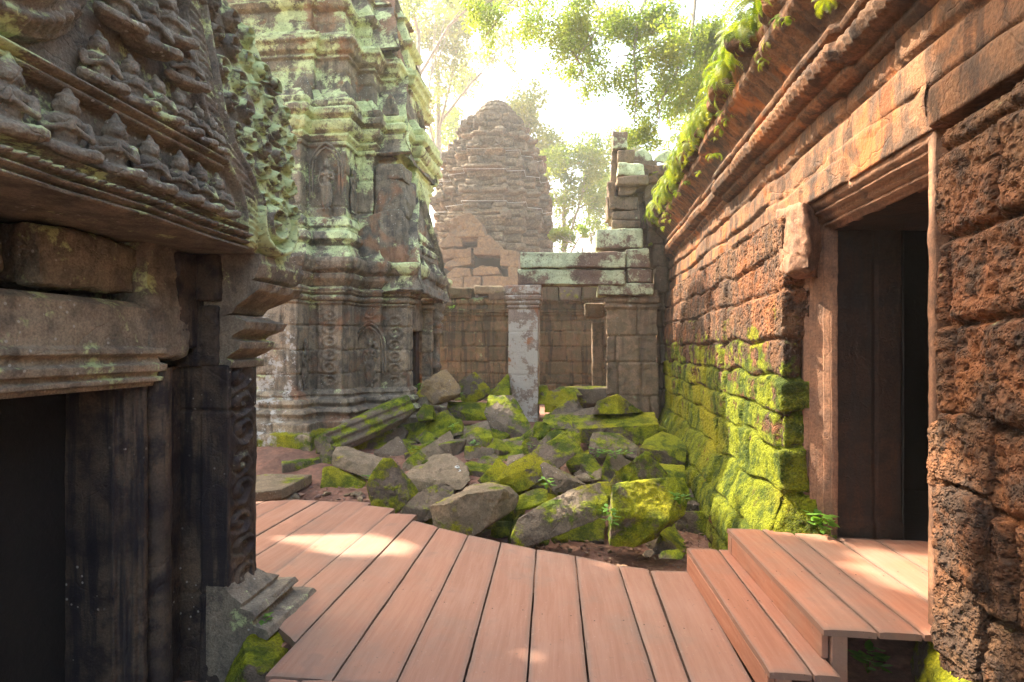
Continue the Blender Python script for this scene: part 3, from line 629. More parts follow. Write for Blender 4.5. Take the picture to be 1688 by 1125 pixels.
# worn base mouldings of the pilaster
xmould('pilaster_base', -1.95, 2.862, 3.17, [(-.5, .36), (-.14, .35), (-.08, .31), (-.06, .22), (-.04, .22), (-.01, .26), (.03, .24), (.05, .16), (.07, .15), (.10, .18), (.13, .16), (.145, .09), (.17, .10), (.21, .04), (.26, -.01)],
      lambda S, Z, V: (.022*fbm(V, 5, 4, 7)+.008*fbm(V, 22, 2, 3), {'moss': .5*sstep(.02, -.08, V[..., 2])*sstep(2.6, 2.9, V[..., 1])-.1, 'lich': -.16+0*S, 'white': .12+0*S}), M['left'], lp)
rock('base_block', [tuple(PZ(u, v, z)) for u, v, z in ((437, 1020, -.02), (478, 1030, -.06), (486, 1048, -.08), (440, 1110, -.02), (405, 1095, .02), (400, 1060, .02))]+[(-1.95, 2.5, -.5), (-1.5, 2.75, -.5), (-1.62, 3.1, -.5), (-2.05, 3.2, -.5)], M['rock_moss'], lp, .012, 3, .02, 6, 5, .01)
# capital: stepped corbels carrying the pediment corner
xmould('capital', -1.96, 2.885, 3.18,
      [(1.485, -.05), (1.49, .03), (1.53, .035), (1.545, .0), (1.56, .02), (1.60, .075), (1.64, .08), (1.655, .02), (1.675, .03), (1.71, .10), (1.755, .115), (1.775, .06), (1.79, .05)],
      lambda S, Z, V: (.02*fbm(V, 6, 4, 17)+.02*np.abs(np.sin(S*40))*sstep(1.6, 1.7, Z)*sstep(1.8, 1.76, Z), {}), M['left'], lp)
xmould('corbel', -1.98, 2.885, 3.14, [(1.79, .0), (1.80, .05), (1.84, .07), (1.93, .20), (1.975, .22), (1.985, .17), (2.0, .19), (2.10, .22), (2.135, .22)],
      lambda S, Z, V: (.016*fbm(V, 6, 4, 27)+.012*np.sin(S*75)*sstep(1.84, 1.88, Z)*sstep(1.98, 1.94, Z)+.02*np.abs(np.sin(S*28))*sstep(1.99, 2.01, Z)*sstep(2.1, 2.08, Z), {}), M['left'], lp)
rock('corbel_block', boxpts(-2.5, -1.99, 2.85, 3.05, 1.86, 2.14, .008, 21), M['leftdark'], lp, .012, 2, .01, 5, 7, .005)
rock('corbel_block', boxpts(-2.4, -2.01, 2.86, 3.05, 1.50, 1.85, .008, 22), M['leftdark'], lp, .012, 2, .012, 5, 9, .006)
# lintel over the opening with fillets along its lower edge
lin = [(1.408, -.6), (1.41, 0), (1.43, .005), (1.435, .03), (1.455, .032), (1.462, .012), (1.48, .012), (1.487, .04), (1.52, .045), (1.53, .02), (1.56, .018), (1.575, .05), (1.60, .045), (1.61, .03), (1.80, .02), (1.83, -.03), (1.84, -.2)]
field('door_lintel', [(-2.14, 0), (-2.14, 2.56), (-2.5, 2.56)], lin, .015, .008, fn_smooth(31, .01, 9, 9, 0, False), M['left'], lp)
# battered relieving courses and cavity above the lintel
rock('corbel_block', boxpts(-2.6, -2.12, 2.50, 2.78, 1.55, 2.14, .02, 3), M['left'], lp, .014, 3, .035, 5, 3, .01)
rock('corbel_block', boxpts(-2.6, -2.18, 2.02, 2.52, 1.86, 2.13, .03, 5), M['left'], lp, .014, 3, .03, 5, 5, .01)
rock('corbel_block', boxpts(-2.6, -2.20, 1.2, 1.86, 1.90, 2.13, .02, 8), M['left'], lp, .014, 3, .03, 5, 6, .01)
rock('corbel_block', boxpts(-2.6, -2.12, 2.72, 2.94, 1.60, 2.13, .01, 9), M['leftdark'], lp, .012, 3, .01, 5, 7, .006)
mesh_obj('inner_wall', [(-2.62, -1, 1.3), (-2.62, 3.2, 1.3), (-2.62, 3.2, 2.2), (-2.62, -1, 2.2)], [(0, 1, 2, 3)], M['dark'], lp, False)  # near-black sheet, shade of the cavity put into its colour
mesh_obj('soffit', [(-1.80, -1, 2.145), (-1.80, 3.24, 2.145), (-2.8, 3.24, 2.145), (-2.8, -1, 2.145)], [(0, 1, 2, 3)], M['left'], lp, False)
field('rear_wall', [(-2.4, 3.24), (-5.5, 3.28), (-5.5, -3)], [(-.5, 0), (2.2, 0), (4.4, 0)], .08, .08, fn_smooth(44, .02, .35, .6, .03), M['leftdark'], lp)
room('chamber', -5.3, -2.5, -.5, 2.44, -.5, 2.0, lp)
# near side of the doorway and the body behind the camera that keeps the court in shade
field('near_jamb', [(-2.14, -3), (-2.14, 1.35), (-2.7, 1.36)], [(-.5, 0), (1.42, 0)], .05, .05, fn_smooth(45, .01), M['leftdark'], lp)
# ---- pediment slab with relief
edge = [PX(u, v, -1.75) for u, v in ((488, 443), (497, 395), (500, 330), (497, 290), (506, 235), (497, 200), (489, 165), (478, 128), (455, 112), (448, 70), (437, 45), (420, 30), (404, 0))]
ez = np.array([p.z for p in edge]+[3.9, 4.3, 4.75]); ey = np.array([p.y for p in edge]+[2.45, 2.1, 1.35])
PZ0 = 2.135
def capsule_h(Y, Z, a, b, ra, rb, h):
    a = np.array(a); b = np.array(b); d = b-a; t = np.clip(((Y-a[0])*d[0]+(Z-a[1])*d[1])/max(1e-9, d.dot(d)), 0, 1)
    r = ra+(rb-ra)*t; q = np.hypot(Y-a[0]-t*d[0], Z-a[1]-t*d[1])/r
    return h*np.sqrt(np.clip(1-q*q, 0, 1))
def curl(Y, Z, cy, cz, r, h, flip=1):
    dy = (Y-cy)*flip; dz = Z-cz; rr = np.hypot(dy, dz)/r; an = np.arctan2(dz, dy)
    return h*(.55+.45*np.cos(an+rr*9))*sstep(1.0, .72, rr)
naga_c = [(2.30, 3.60), (2.40, 3.25), (2.46, 3.0), (2.50, 2.80), (2.57, 2.66), (2.68, 2.56), (2.77, 2.47), (2.82, 2.36), (2.83, 2.20)]
curls = []
rg = random.Random(4)
for z in np.arange(2.32, 4.3, .15):
    ym = float(np.interp(z, ez, ey)); yn = float(np.interp(z, [2.2, 2.47, 2.56, 2.66, 2.8, 3.25, 3.6, 4.3], [2.88, 2.83, 2.74, 2.64, 2.58, 2.47, 2.38, 2.0]))
    n = max(1, int((ym-yn-.02)/.14))
    for k in range(n): curls.append((yn+.06+(k+.5)*(ym-yn-.08)/n+rg.uniform(-.01, .01), z+rg.uniform(-.015, .015), rg.uniform(.060, .085), rg.choice((-1, 1))))
def pediment():
    nz, ny = 330, 430
    zs = np.linspace(PZ0, 4.7, nz); V = np.zeros((nz, ny, 3)); Z = np.repeat(zs[:, None], ny, 1)
    ymax = np.interp(zs, ez, ey) + .018*np.sin(zs*52)*sstep(2.3, 2.4, zs)+.01*np.sin(zs*121)
    t = np.linspace(0, 1, ny); t = .12*t+.88*(1-(1-t)**1.25)
    Y = .2+(ymax[:, None]-.2)*t[None, :]
    V[..., 1] = Y; V[..., 2] = Z; P = np.stack([0*Y, Y, Z], -1); h = .014*fbm(P, 5, 4, 3)+.008*fbm(P, 22, 3, 8)-.035*sstep(2.25, 2.28, Z)*sstep(2.84, 2.80, Z)*sstep(2.62, 2.56, Y)
    # base mouldings
    def band(z0, z1, a): return a*np.sqrt(np.clip(1-((Z-(z0+z1)/2)/((z1-z0)/2))**2, 0, 1))
    wob = .01*fbm(P, 2.5, 2, 4)
    Zk = Z; Z = Z+wob
    mo = band(2.13, 2.158, .06)+band(2.162, 2.188, .072)+band(2.192, 2.222, .085)+band(2.226, 2.238, .065)+band(2.240, 2.258, .076)
    mo = mo*(1+.25*np.sin(Y*150)*(Z > 2.19)*(Z < 2.225))
    h = np.maximum(h, mo*sstep(2.82, 2.74, Y))
    Z = Zk
    # ledges under upper figure row
    led = band(2.525, 2.56, .085)+band(2.495, 2.527, .06)
    h = np.maximum(h, led*sstep(2.60, 2.55, Y))
    led = band(2.80, 2.84, .06); h = np.maximum(h, led*sstep(1.82, 1.78, Y))
    # big swag top left
    for a_, b_, hh in ((.38, .33, .15), (.32, .28, .19), (.26, .2, .22)):
        q = np.hypot((Y-1.42)/a_, (Z-2.90)/b_); h = np.maximum(h, hh*np.sqrt(np.clip(1-q**2, 0, 1))**.6)
    q = np.hypot((Y-1.42)/.38, (Z-2.90)/.33); h = h + .014*np.cos(q*30)*(q < 1)*(Z < 2.95)+.008*np.sin(np.arctan2(Z-2.90, Y-1.42)*40)*(q > .8)*(q < .95)
    # naga bodies
    for (a, b) in zip(naga_c, naga_c[1:]):
        h = np.maximum(h, capsule_h(Y, Z, a, b, .062, .062, .06))
        a2 = (a[0]+.075, a[1]+.01); b2 = (b[0]+.075, b[1]+.01)
        h = np.maximum(h, capsule_h(Y, Z, a2, b2, .026, .026, .07))
        a2 = (a[0]-.06, a[1]-.02); b2 = (b[0]-.06, b[1]-.02)
        h = np.maximum(h, capsule_h(Y, Z, a2, b2, .018, .018, .055))
    h = h + .006*np.cos((Z+.4*Y)*190)*(np.abs(Y-np.interp(Z, [c[1] for c in naga_c][::-1], [c[0] for c in naga_c][::-1])) < .05)
    for (cy, cz, r, f) in curls: h = np.maximum(h, curl(Y, Z, cy, cz, r, .055, f))
    # corner scroll
    q = np.hypot(Y-3.03, Z-2.33); h = np.maximum(h, .09*(.6+.4*np.cos(q*75))*sstep(.17, .14, q)); h = np.maximum(h, .10*sstep(.03, .01, np.abs(q-.17))*(Z < 2.4))
    h = h+.02*fbm(P, 9, 3, 13)*sstep(2.55, 2.9, Y)
    # drapery folds of the worn upper figures
    fold = np.clip(fbm(P*np.array([1, 1.6, .9]), 3.0, 3, 23), -.2, 1); h = h + .15*np.clip(fold, 0, 1)*sstep(2.78, 2.95, Z)*sstep(2.42, 2.25, Y)
    V[..., 0] = -1.80+h - .05*sstep(2.3, 3.4, Z)
    at = {'lich': .30*sstep(2.66, 2.9, Y)+.12*sstep(2.15, 2.2, Z)*sstep(2.36, 2.25, Z)+.20*sstep(1.75, 1.4, Y)+.07*sstep(2.9, 3.2, Z)+.06,
          'moss': .16*sstep(2.7, 3.0, Y)*sstep(2.5, 2.9, Z), 'white': .12*sstep(2.4, 2.6, Y)*sstep(2.35, 2.2, Z)}
    mesh_obj('pediment', V, gridfaces(nz, ny), M['left'], lp, True, at)
    # thickness: edge band going back
    W = np.zeros((nz, 12, 3)); s = np.linspace(0, 1, 12)
    W[:, :, 0] = V[:, -1, 0][:, None]-s[None, :]*.55; W[:, :, 1] = V[:, -1, 1][:, None]+.03*np.sin(s*3)[None, :]; W[:, :, 2] = zs[:, None]
    W[:, 1:, 1] += .03*fbm(W[:, 1:], 6, 3, 4)
    mesh_obj('pediment_edge', W, gridfaces(nz, 12), M['left'], lp, True, {'lich': np.full((nz, 12), .2), 'moss': np.full((nz, 12), .06)})
    E = np.zeros((2, ny, 3)); E[0] = V[0]; E[1] = V[0]; E[1, :, 0] = -2.35; mesh_obj('pediment_underside', E, gridfaces(2, ny)[:, ::-1], M['left'], lp, True)
    T = np.zeros((30, 24, 3)); zz = np.interp(np.linspace(0, 1, 30), [0, 1], [3.0, 4.7])
pediment()
def seated_figure():
    bm = bmesh.new()                                   # faces +x, height about .25, base at z 0
    ell(bm, (.0, 0, .035), (.05, .085, .035)); cap(bm, (.035, -.075, .035), (.05, .03, .025), .03, .022); cap(bm, (.035, .075, .035), (.05, -.03, .022), .03, .02)
    ell(bm, (0, 0, .09), (.038, .045, .055)); ell(bm, (0, 0, .135), (.036, .058, .032))
    for s in (-1, 1):
        cap(bm, (.0, s*.058, .138), (.022, s*.066, .088), .019, .016); cap(bm, (.022, s*.066, .088), (.046, s*.008, .112), .016, .012)
    cap(bm, (.048, 0, .105), (.046, 0, .135), .014, .009)
    cap(bm, (0, 0, .15), (.004, 0, .17), .02, .02)
    ell(bm, (.006, 0, .19), (.034, .031, .036)); ell(bm, (.037, 0, .186), (.009, .007, .01)); ell(bm, (.032, 0, .173), (.008, .014, .006))
    for s in (-1, 1): ell(bm, (.0, s*.033, .185), (.01, .008, .018)); ell(bm, (.033, s*.012, .196), (.005, .008, .004))
    ell(bm, (0, 0, .215), (.034, .034, .016)); cap(bm, (0, 0, .222), (-.004, 0, .262), .022, .007)
    return rough_mesh(bm, .0048, 2, .004, 14, 3, .0012)
fig = seated_figure(); fig.name = 'seated_figure'; fig.materials.append(M['left'])
rg = random.Random(8)
for (y, z, s) in [(1.50, 2.25, 1.02), (1.705, 2.25, .98), (1.905, 2.25, .96), (2.085, 2.25, .94), (2.25, 2.248, .92), (2.40, 2.246, .90), (2.535, 2.245, .86)] + \
                 [(1.85, 2.56, .86), (2.005, 2.558, .84), (2.14, 2.557, .82), (2.27, 2.556, .80), (2.385, 2.555, .78), (2.48, 2.55, .7)] + [(1.93, 2.84, .9), (2.08, 2.82, 1.05), (2.20, 2.92, .95), (2.30, 2.78, .85), (2.02, 3.08, 1.1)]:
    o = bpy.data.objects.new('seated_figure', fig); link(o, lp); o.location = Vector((-1.765, y, z))-lp.location
    o.scale = (s*1.1, s*rg.uniform(1.05, 1.2), s*rg.uniform(.97, 1.03)); o.rotation_euler = (rg.uniform(-.06, .06), rg.uniform(-.06, .06), rg.uniform(-.6, -.3))
field('roof', [(-1.95, -3), (-1.95, 2.2), (-2.3, 3.0), (-5.4, 3.1)], [(3.0, 0), (4.0, -.1), (4.7, -.7), (5.2, -1.3)], .08, .08, lambda S, Z, V: (.1*fbm(V, 2, 3, 3), {'lich': 0*S+.1}), M['left'], lp)

# ================================================ LEFT TOWER (lichen-covered, carved)
lt = thing('lichen_tower', 'tall carved temple tower covered in pale green lichen, behind the left porch', 'temple tower', (-4.2, 9.2, -.1))
def devata():
    bm = bmesh.new()                                    # standing woman in relief, faces -y, height 1
    for s in (-1, 1):
        cap(bm, (s*.055, 0, .04), (s*.05, 0, .46), .035, .07); ell(bm, (s*.065, -.03, .02), (.03, .05, .02))
        cap(bm, (s*.125, 0, .745), (s*.165, -.02, .60), .034, .027); cap(bm, (s*.165, -.02, .60), (s*(.10 if s < 0 else .04), -.06, .64 if s > 0 else .47), .026, .02)
        ell(bm, (s*.055, -.045, .70), (.042, .035, .04)); ell(bm, (s*.062, 0, .87), (.018, .02, .045))
    ell(bm, (0, 0, .48), (.115, .06, .09)); ell(bm, (0, 0, .60), (.075, .05, .10)); ell(bm, (0, 0, .71), (.12, .055, .07))
    cap(bm, (0, 0, .77), (0, -.01, .84), .035, .035); ell(bm, (0, -.02, .875), (.055, .05, .065)); ell(bm, (0, -.068, .868), (.012, .012, .016))
    ell(bm, (0, -.01, .925), (.062, .05, .025)); cap(bm, (0, 0, .94), (0, 0, 1.03), .045, .012)
    for s in (-1, 0, 1): cap(bm, (s*.04, 0, .94), (s*.06, 0, 1.0), .02, .008)
    ell(bm, (0, .02, .30), (.13, .04, .26))
    return rough_mesh(bm, .014, 2, .008, 10, 5, .003)
dev = devata(); dev.name = 'carved_figure'; dev.materials.append(M['tower'])
def niche(x, y, z, h, parent):
    """relief figure standing in a pointed niche, faces -y"""
    o = bpy.data.objects.new('carved_figure', dev); link(o, parent); o.location = Vector((x, y, z))-parent.location; o.scale = (h*.95, h*.8, h)
    paths = []
    for rr in (.27, .33):
        pts = [((x-rr*h, y-.01, z+.3*h), .018*h)]
        for k in range(9):
            a = math.pi*(1-k/8); pts.append(((x+rr*h*math.cos(a), y-.02, z+.80*h+rr*h*(1.25+.25*(1-abs(math.cos(a))))*math.sin(a)), .022*h))
        pts.append(((x+rr*h, y-.01, z+.3*h), .018*h)); paths.append(pts)
    V, F = tubes(paths, 6); mesh_obj('niche_arch', V, F, M['tower'], parent)
PORCH = [(-9, 7.62), (-4.06, 7.6), (-4.06, 8.0), (-3.92, 8.0), (-3.92, 7.96), (-3.53, 7.96), (-3.53, 8.05), (-3.46, 8.05), (-3.46, 8.47), (-3.11, 8.45), (-3.11, 8.6), (-2.70, 8.6), (-2.70, 8.86), (-2.86, 8.86)]
PORCH2 = [(-2.86, 10.0), (-2.68, 10.02), (-2.68, 10.5), (-2.9, 10.5), (-2.9, 11.2), (-3.5, 11.2), (-5, 11.3)]
base = [(-.3, .50), (.08, .49), (.10, .44), (.26, .43), (.40, .42), (.43, .34), (.53, .34), (.56, .22), (.60, .20), (.66, .25), (.71, .20), (.73, .13), (.79, .17), (.84, .15), (.86, .07), (.90, .08), (.96, .03), (.98, 0)]
capr = [(2.27, 0), (2.29, .035), (2.31, .035), (2.32, .01), (2.345, .06), (2.38, .075), (2.41, .06), (2.42, .02), (2.455, .085), (2.50, .10), (2.53, .085), (2.545, .04), (2.58, .07), (2.66, .14), (2.72, .15), (2.74, .12), (2.80, .20), (2.90, .24), (2.96, .24), (2.98, .17), (2.985, -.2)]
def fn_tower(seed, carve_z=None, base_j=.02):
    def f(S, Z, V):
        x, y, z = V[..., 0], V[..., 1], V[..., 2]
        d, blk = masonry(S, Z, .42, .9, seed, jd=.022, jw=.010, rnd=.012, rw=.03, jit=.008, warp=.02)
        d = d + .014*fbm(V, 4, 4, seed, .6) + .008*fbm(V, 14, 2, seed+1)
        if carve_z:
            m = sstep(carve_z[0], carve_z[0]+.08, z)*sstep(carve_z[1], carve_z[1]-.08, z)
            # columns of roundels on the frontal faces
            for (xa, xb) in ((-3.90, -3.55), (-3.42, -3.12), (-3.08, -2.74)):
                k = sstep(xa, xa+.03, x)*sstep(xb, xb-.03, x)*m; cx = (xa+xb)/2; hw = (xb-xa)/2
                zz = z/(hw*1.15); r = np.hypot((x-cx)/hw, (zz-np.floor(zz)-.5)*1.5)
                d = d+k*(.022*np.cos(r*11)*sstep(1.0, .7, r)+.016*fbm(V, 17, 2, 9))
            yy = sstep(-4.05, -4.3, x)*m; d = d + yy*.012*fbm(V, 18, 2, 11)
        at = {'blk': blk}
        at['lich'] = .33*sstep(2.8, 3.3, z)-.10*sstep(2.5, 1.6, z)-.16*sstep(3.6, 3.75, z)*sstep(4.9, 4.75, z)*sstep(-3.0, -3.2, x) + .30*sstep(-3.1, -2.8, x)*sstep(2.4, 2.9, z) - .14*sstep(5.6, 5.7, z)*sstep(6.3, 6.2, z)
        at['moss'] = .42*sstep(.60, .30, z)+.12*sstep(1.0, .6, z)+.10*sstep(3.0, 3.3, z)*sstep(3.7, 3.4, z)+.08*sstep(5.3, 5.5, z)
        at['white'] = .33*sstep(-4.02, -4.1, x)*sstep(2.6, 2.2, z)+.12*sstep(1.6, .9, z)
        return d, at
    return f
field('lower_wall', PORCH, base+[(1.0, 0)]+capr, .022, .018, fn_tower(61, (1.0, 2.2)), M['tower'], lt)
field('lower_wall', PORCH2, base+[(1.0, 0)]+capr, .03, .02, fn_tower(62), M['tower'], lt)
# sloping half-vault over the lower storey
ledge = [(2.97, .20), (3.03, .19), (3.10, .14), (3.22, .12), (3.26, .17), (3.36, .15), (3.45, .05), (3.49, .08), (3.58, .06), (3.66, -.02), (3.70, -.03), (3.71, -.3)]
UP = [(-9, 7.85), (-4.12, 7.85), (-4.12, 8.05), (-3.50, 8.05), (-3.50, 8.5), (-3.22, 8.5), (-3.22, 8.75), (-2.92, 8.75), (-2.92, 9.3), (-2.75, 9.3), (-2.75, 10.2), (-2.95, 10.2), (-2.95, 11), (-5, 11)]
field('ledge', UP, ledge, .025, .018, lambda S, Z, V: (.05*fbm(V, 2.2, 4, 3)+.012*fbm(V, 12, 3, 5)+masonry(S, Z, .3, .7, 5)[0], {'lich': .30+0*S, 'moss': .12+0*S}), M['tower'], lt)
st2 = [(3.55, -.06), (3.70, -.03), (4.72, -.03), (4.74, .01), (4.78, .015), (4.80, -.01), (4.83, .05), (4.88, .07), (4.91, .03), (4.95, .09), (5.02, .13), (5.08, .14), (5.10, .10), (5.16, .19), (5.24, .20), (5.28, .15), (5.38, .16), (5.43, .06), (5.52, .02), (5.58, -.04), (5.64, -.06), (5.65, -.4)]
field('upper_wall', UP, st2, .025, .02, fn_tower(63, (4.55, 4.72)), M['tower'], lt)
UP3 = [(-9, 8.1), (-4.05, 8.1), (-4.05, 8.2), (-3.56, 8.2), (-3.56, 8.65), (-3.30, 8.65), (-3.30, 9.0), (-3.05, 9.0), (-3.05, 9.4), (-2.9, 9.4), (-2.9, 10.1), (-3.1, 10.1), (-3.1, 11), (-5, 11)]
st3 = [(5.62, -.04), (5.66, .02), (6.12, .0), (6.15, .05), (6.2, .02), (6.24, .09), (6.32, .12), (6.36, .17), (6.44, .17), (6.48, .08), (6.56, .02), (6.60, -.06), (6.95, -.08), (6.98, 0), (7.05, .04), (7.12, -.05), (7.5, -.18), (7.55, -.1), (7.65, -.2), (8.0, -.35), (8.5, -.7), (8.9, -1.2)]
field('top_wall', UP3, st3, .03, .025, fn_tower(64), M['tower'], lt)
# relief figures on the panels
niche(-3.80, 8.015, 3.72, .80, lt); niche(-3.27, 8.44, .98, .80, lt)
o = bpy.data.objects.new('carved_figure', dev); link(o, lt); o.location = Vector((-3.49, 8.30, 3.72))-lt.location; o.rotation_euler.z = R(90); o.scale = (.7, .6, .75)
o = bpy.data.objects.new('carved_figure', dev); link(o, lt); o.location = Vector((-4.03, 7.80, .98))-lt.location; o.rotation_euler.z = R(90); o.scale = (.6, .6, .75)
# three-ringed capitals of the corner pilaster column (rounded base seen at its foot)
V = []; nn_ = 40; rr = [(.50, .62), (.54, .62), (.56, .30), (.62, .36), (.66, .36), (.68, .28), (.73, .31), (.77, .31), (.79, .24), (.84, .26), (.9, .2)]
# doorway facing the court, its lintel, pediment and far colonnette
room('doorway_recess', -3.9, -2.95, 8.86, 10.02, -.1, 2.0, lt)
rock('door_lintel', boxpts(-3.1, -2.84, 8.9, 10.0, 1.92, 2.5, .01, 3), M['tower'], lt, .025, 2, .02, 6, 3)
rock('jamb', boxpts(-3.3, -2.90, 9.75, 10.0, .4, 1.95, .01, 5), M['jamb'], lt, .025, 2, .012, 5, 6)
V, F = [], []
rings = [(.55, .14), (.7, .14), (.72, .10), (1.2, .09), (1.22, .12), (1.3, .12), (1.32, .09), (1.85, .085), (1.87, .13), (1.93, .14), (1.98, .10), (2.02, .14), (2.08, .15), (2.12, .10), (2.16, .15), (2.24, .16), (2.28, .12), (2.35, .18), (2.45, .2)]
V, F = tubes([[((-2.66, 10.22, z), r) for z, r in rings]], 14); mesh_obj('colonnette', V, F, M['tower'], lt)
def gable(name, x0, yc, z0, hw, ht, th, seed, mat, parent, lean=.1, bands=4, n=90):
    """solid arched pediment facing +x, with banded frame and carved field"""
    t = np.linspace(-1, 1, n); s = np.linspace(0, 1, int(n*.8))
    T, Sg = np.meshgrid(t, s); top = (1-np.abs(T)**1.9)**.62*.80+.20*np.exp(-(T/.28)**2); top = np.maximum(top, .03)
    hwz = 1+.05*np.sin(Sg*3.1)
    Y = yc+hw*T*hwz; Z = z0+ht*top*Sg; P = np.stack([0*Y, Y, Z], -1)
    e = np.minimum(1-np.abs(T), (1-Sg)*top)   # distance from the rim
    h = .05*(e < .10)+.04*(e < .05)+.02*np.cos(e*70)*(e < .2)
    h = h + (e > .12)*.02*np.sign(np.sin(Z*20))*(Z < z0+.5*ht)+.03*fbm(P, 7, 4, seed)+.04*fbm(P, 2, 2, seed+1)
    X = x0+h-lean*(Z-z0)/ht
    F_ = np.stack([X, Y, Z], -1); B_ = F_.copy(); B_[..., 0] = x0-th-lean*(Z-z0)/ht
    rim = np.concatenate([F_[:, 0], F_[-1, 1:], F_[::-1, -1][1:]]); rimb = np.concatenate([B_[:, 0], B_[-1, 1:], B_[::-1, -1][1:]])
    side = np.stack([rim*(1-k)+rimb*k for k in np.linspace(0, 1, 14)]); side[1:-1] += (.035*fbm(side[1:-1], 4, 3, seed))[..., None]*np.array([.2, 1, 1])
    allv = np.concatenate([F_.reshape(-1, 3), side.reshape(-1, 3)]); k = F_.shape[0]*F_.shape[1]
    f1 = gridfaces(*F_.shape[:2]); f2 = gridfaces(*side.shape[:2])+k
    at = {'lich': np.full(len(allv), .22), 'moss': np.full(len(allv), .05)}
    at['lich'][:k] = np.where(e.ravel() > .12, -.05, .22)
    return mesh_obj(name, allv, np.concatenate([f1, f2]), mat, parent, True, at)
gable('porch_pediment', -2.50, 9.42, 2.50, .98, 2.1, .75, 5, M['tower'], lt, .35)
gable('porch_pediment', -2.74, 9.45, 4.75, .85, 1.9, .7, 7, M['tower'], lt, .30)
gable('porch_pediment', -3.0, 9.5, 6.55, .75, 1.4, .6, 9, M['tower'], lt, .30)
# broken block and mossy bank on the lower roof corner
rock('roof_block', [tuple(v) for v in boxpts(-3.12, -2.72, 8.42, 8.9, 2.86, 3.12, .03, 4)], M['tower'], lt, .025, 2, .03, 5, 4)
rock('roof_block', [tuple(v) for v in boxpts(-3.4, -2.7, 8.40, 9.3, 3.0, 3.75, .10, 7)], M['tower'], lt, .03, 4, .06, 3, 6)
rock('roof_block', [tuple(v) for v in boxpts(-3.25, -2.75, 8.55, 9.2, 3.7, 4.4, .08, 9)], M['tower'], lt, .03, 4, .05, 3, 8)
rock('cornice_block', [tuple(v) for v in boxpts(-3.2, -2.75, 8.50, 9.0, 4.32, 4.58, .02, 9)], M['tower'], lt, .022, 2, .02, 5, 8)
for k in range(14):                                     # flame-shaped antefixes on the ledges
    rg = random.Random(k); x = -4.6+rg.random()*1.9; z = rg.choice((3.05, 5.4, 6.5, 5.4, 7.05)); y = 7.78 if x < -4.1 else (8.0 if x < -3.5 else 8.5)
    if z > 5: y += .1
    if z > 6: y += .2
    pts = [(x-.13, y, z), (x+.13, y, z), (x-.12, y+.12, z), (x+.12, y+.12, z), (x-.13, y, z+.18), (x+.13, y, z+.18), (x, y+.02, z+.38), (x, y+.1, z+.36)]
    rock('antefix', pts, M['tower'], lt, .022, 2, .025, 6, k+50)

# ================================================ RUINED GATEWAY, BACK WALL, BROKEN GABLE
gw = thing('ruined_gateway', 'ruined gateway of one pale pillar and a pier carrying two long lintels', 'stone gateway', (0, 9.7, .1))
def pil_rows(): return [(.05, .0), (2.30, 0), (2.31, .02), (2.34, .03), (2.36, .0), (2.38, .03), (2.42, .045), (2.44, .015), (2.46, .05), (2.52, .06), (2.54, .02), (2.56, .05), (2.70, .055), (2.715, .0)]
a = PY(838, 690, 9.5); b = PY(887, 690, 9.5)
field('pillar', [(a.x, 10.0), (a.x, 9.5), (b.x, 9.5), (b.x, 10.0)], pil_rows()+[(2.716, -.24)], .018, .016,
      lambda S, Z, V: (lambda q: (q[0]+.006*fbm(V, 5, 4, 3)+.003*fbm(V, 18, 2, 4), {'blk': q[1]*.3+.5, 'white': .22*sstep(2.2, 1.9, V[..., 2])+0*S-.02}))(masonry(S, Z, .62, 9, 4, jd=.012, jw=.006, rnd=.004, rw=.02, jit=.002, warp=.008)), M['pillar'], gw, closed=True)
def px_box(u0, u1, v0, v1, y, T, j=.012, seed=0):
    p = [PY(u0, v1, y), PY(u1, v1, y), PY(u1, v0, y), PY(u0, v0, y)]; rg = random.Random(seed)
    J = lambda: Vector((rg.uniform(-j, j), rg.uniform(-j, j), rg.uniform(-j, j)))
    return [tuple(q+J()) for q in p]+[tuple(q+Vector((0, T, 0))+J()) for q in p]
rock('lintel', px_box(857, 1032, 415, 441, 9.45, .6, .012, 2), M['lintel'], gw, .022, 2, .02, 5, 3)
rock('lintel', px_box(854, 1031, 444, 469, 9.5, .5, .012, 3), M['lintel'], gw, .022, 2, .025, 4, 5)
rock('pier_cap', px_box(986, 1078, 467, 486, 9.55, .6, .01, 4), M['lintel'], gw, .022, 2, .015, 5, 6)
rock('pier_cap', px_box(1032, 1071, 410, 442, 9.52, .6, .012, 5), M['lintel'], gw, .022, 2, .015, 5, 7)
rock('pier_cap', px_box(1034, 1075, 443, 466, 9.55, .6, .01, 6), M['lintel'], gw, .022, 2, .015, 5, 8)
pa, pb = PY(1002, 690, 9.7).x, PY(1083, 690, 9.7).x
def fn_pier(S, Z, V):
    q, blk = masonry(S, Z, .5, .55, 14, jd=.03, jw=.012, rnd=.012, rw=.03, jit=.012, warp=.02)
    d = q+.03*fbm(V*np.array([1, 1, 2.]), 5, 4, 6, .65)*sstep(1.4, .8, V[..., 2]*0+1)+.008*fbm(V, 18, 2, 8)
    return d, {'blk': blk, 'white': .2*(V[..., 0] < (pa+pb)/2)+0*S-.02, 'moss': .3*sstep(.8, .4, V[..., 2])}
field('pier', [(pa+.05, 10.6), (pa, 9.7), (pb, 9.7), (pb+.02, 10.8)], [(-.1, .03), (2.28, 0), (2.30, .02), (2.34, .045), (2.37, .02), (2.40, .06), (2.46, .07), (2.5, .03), (2.62, .03)], .02, .02, fn_pier, M['pier'], gw)
cx0, cx1 = PY(977, 600, 10.5).x, PY(995, 600, 10.5).x
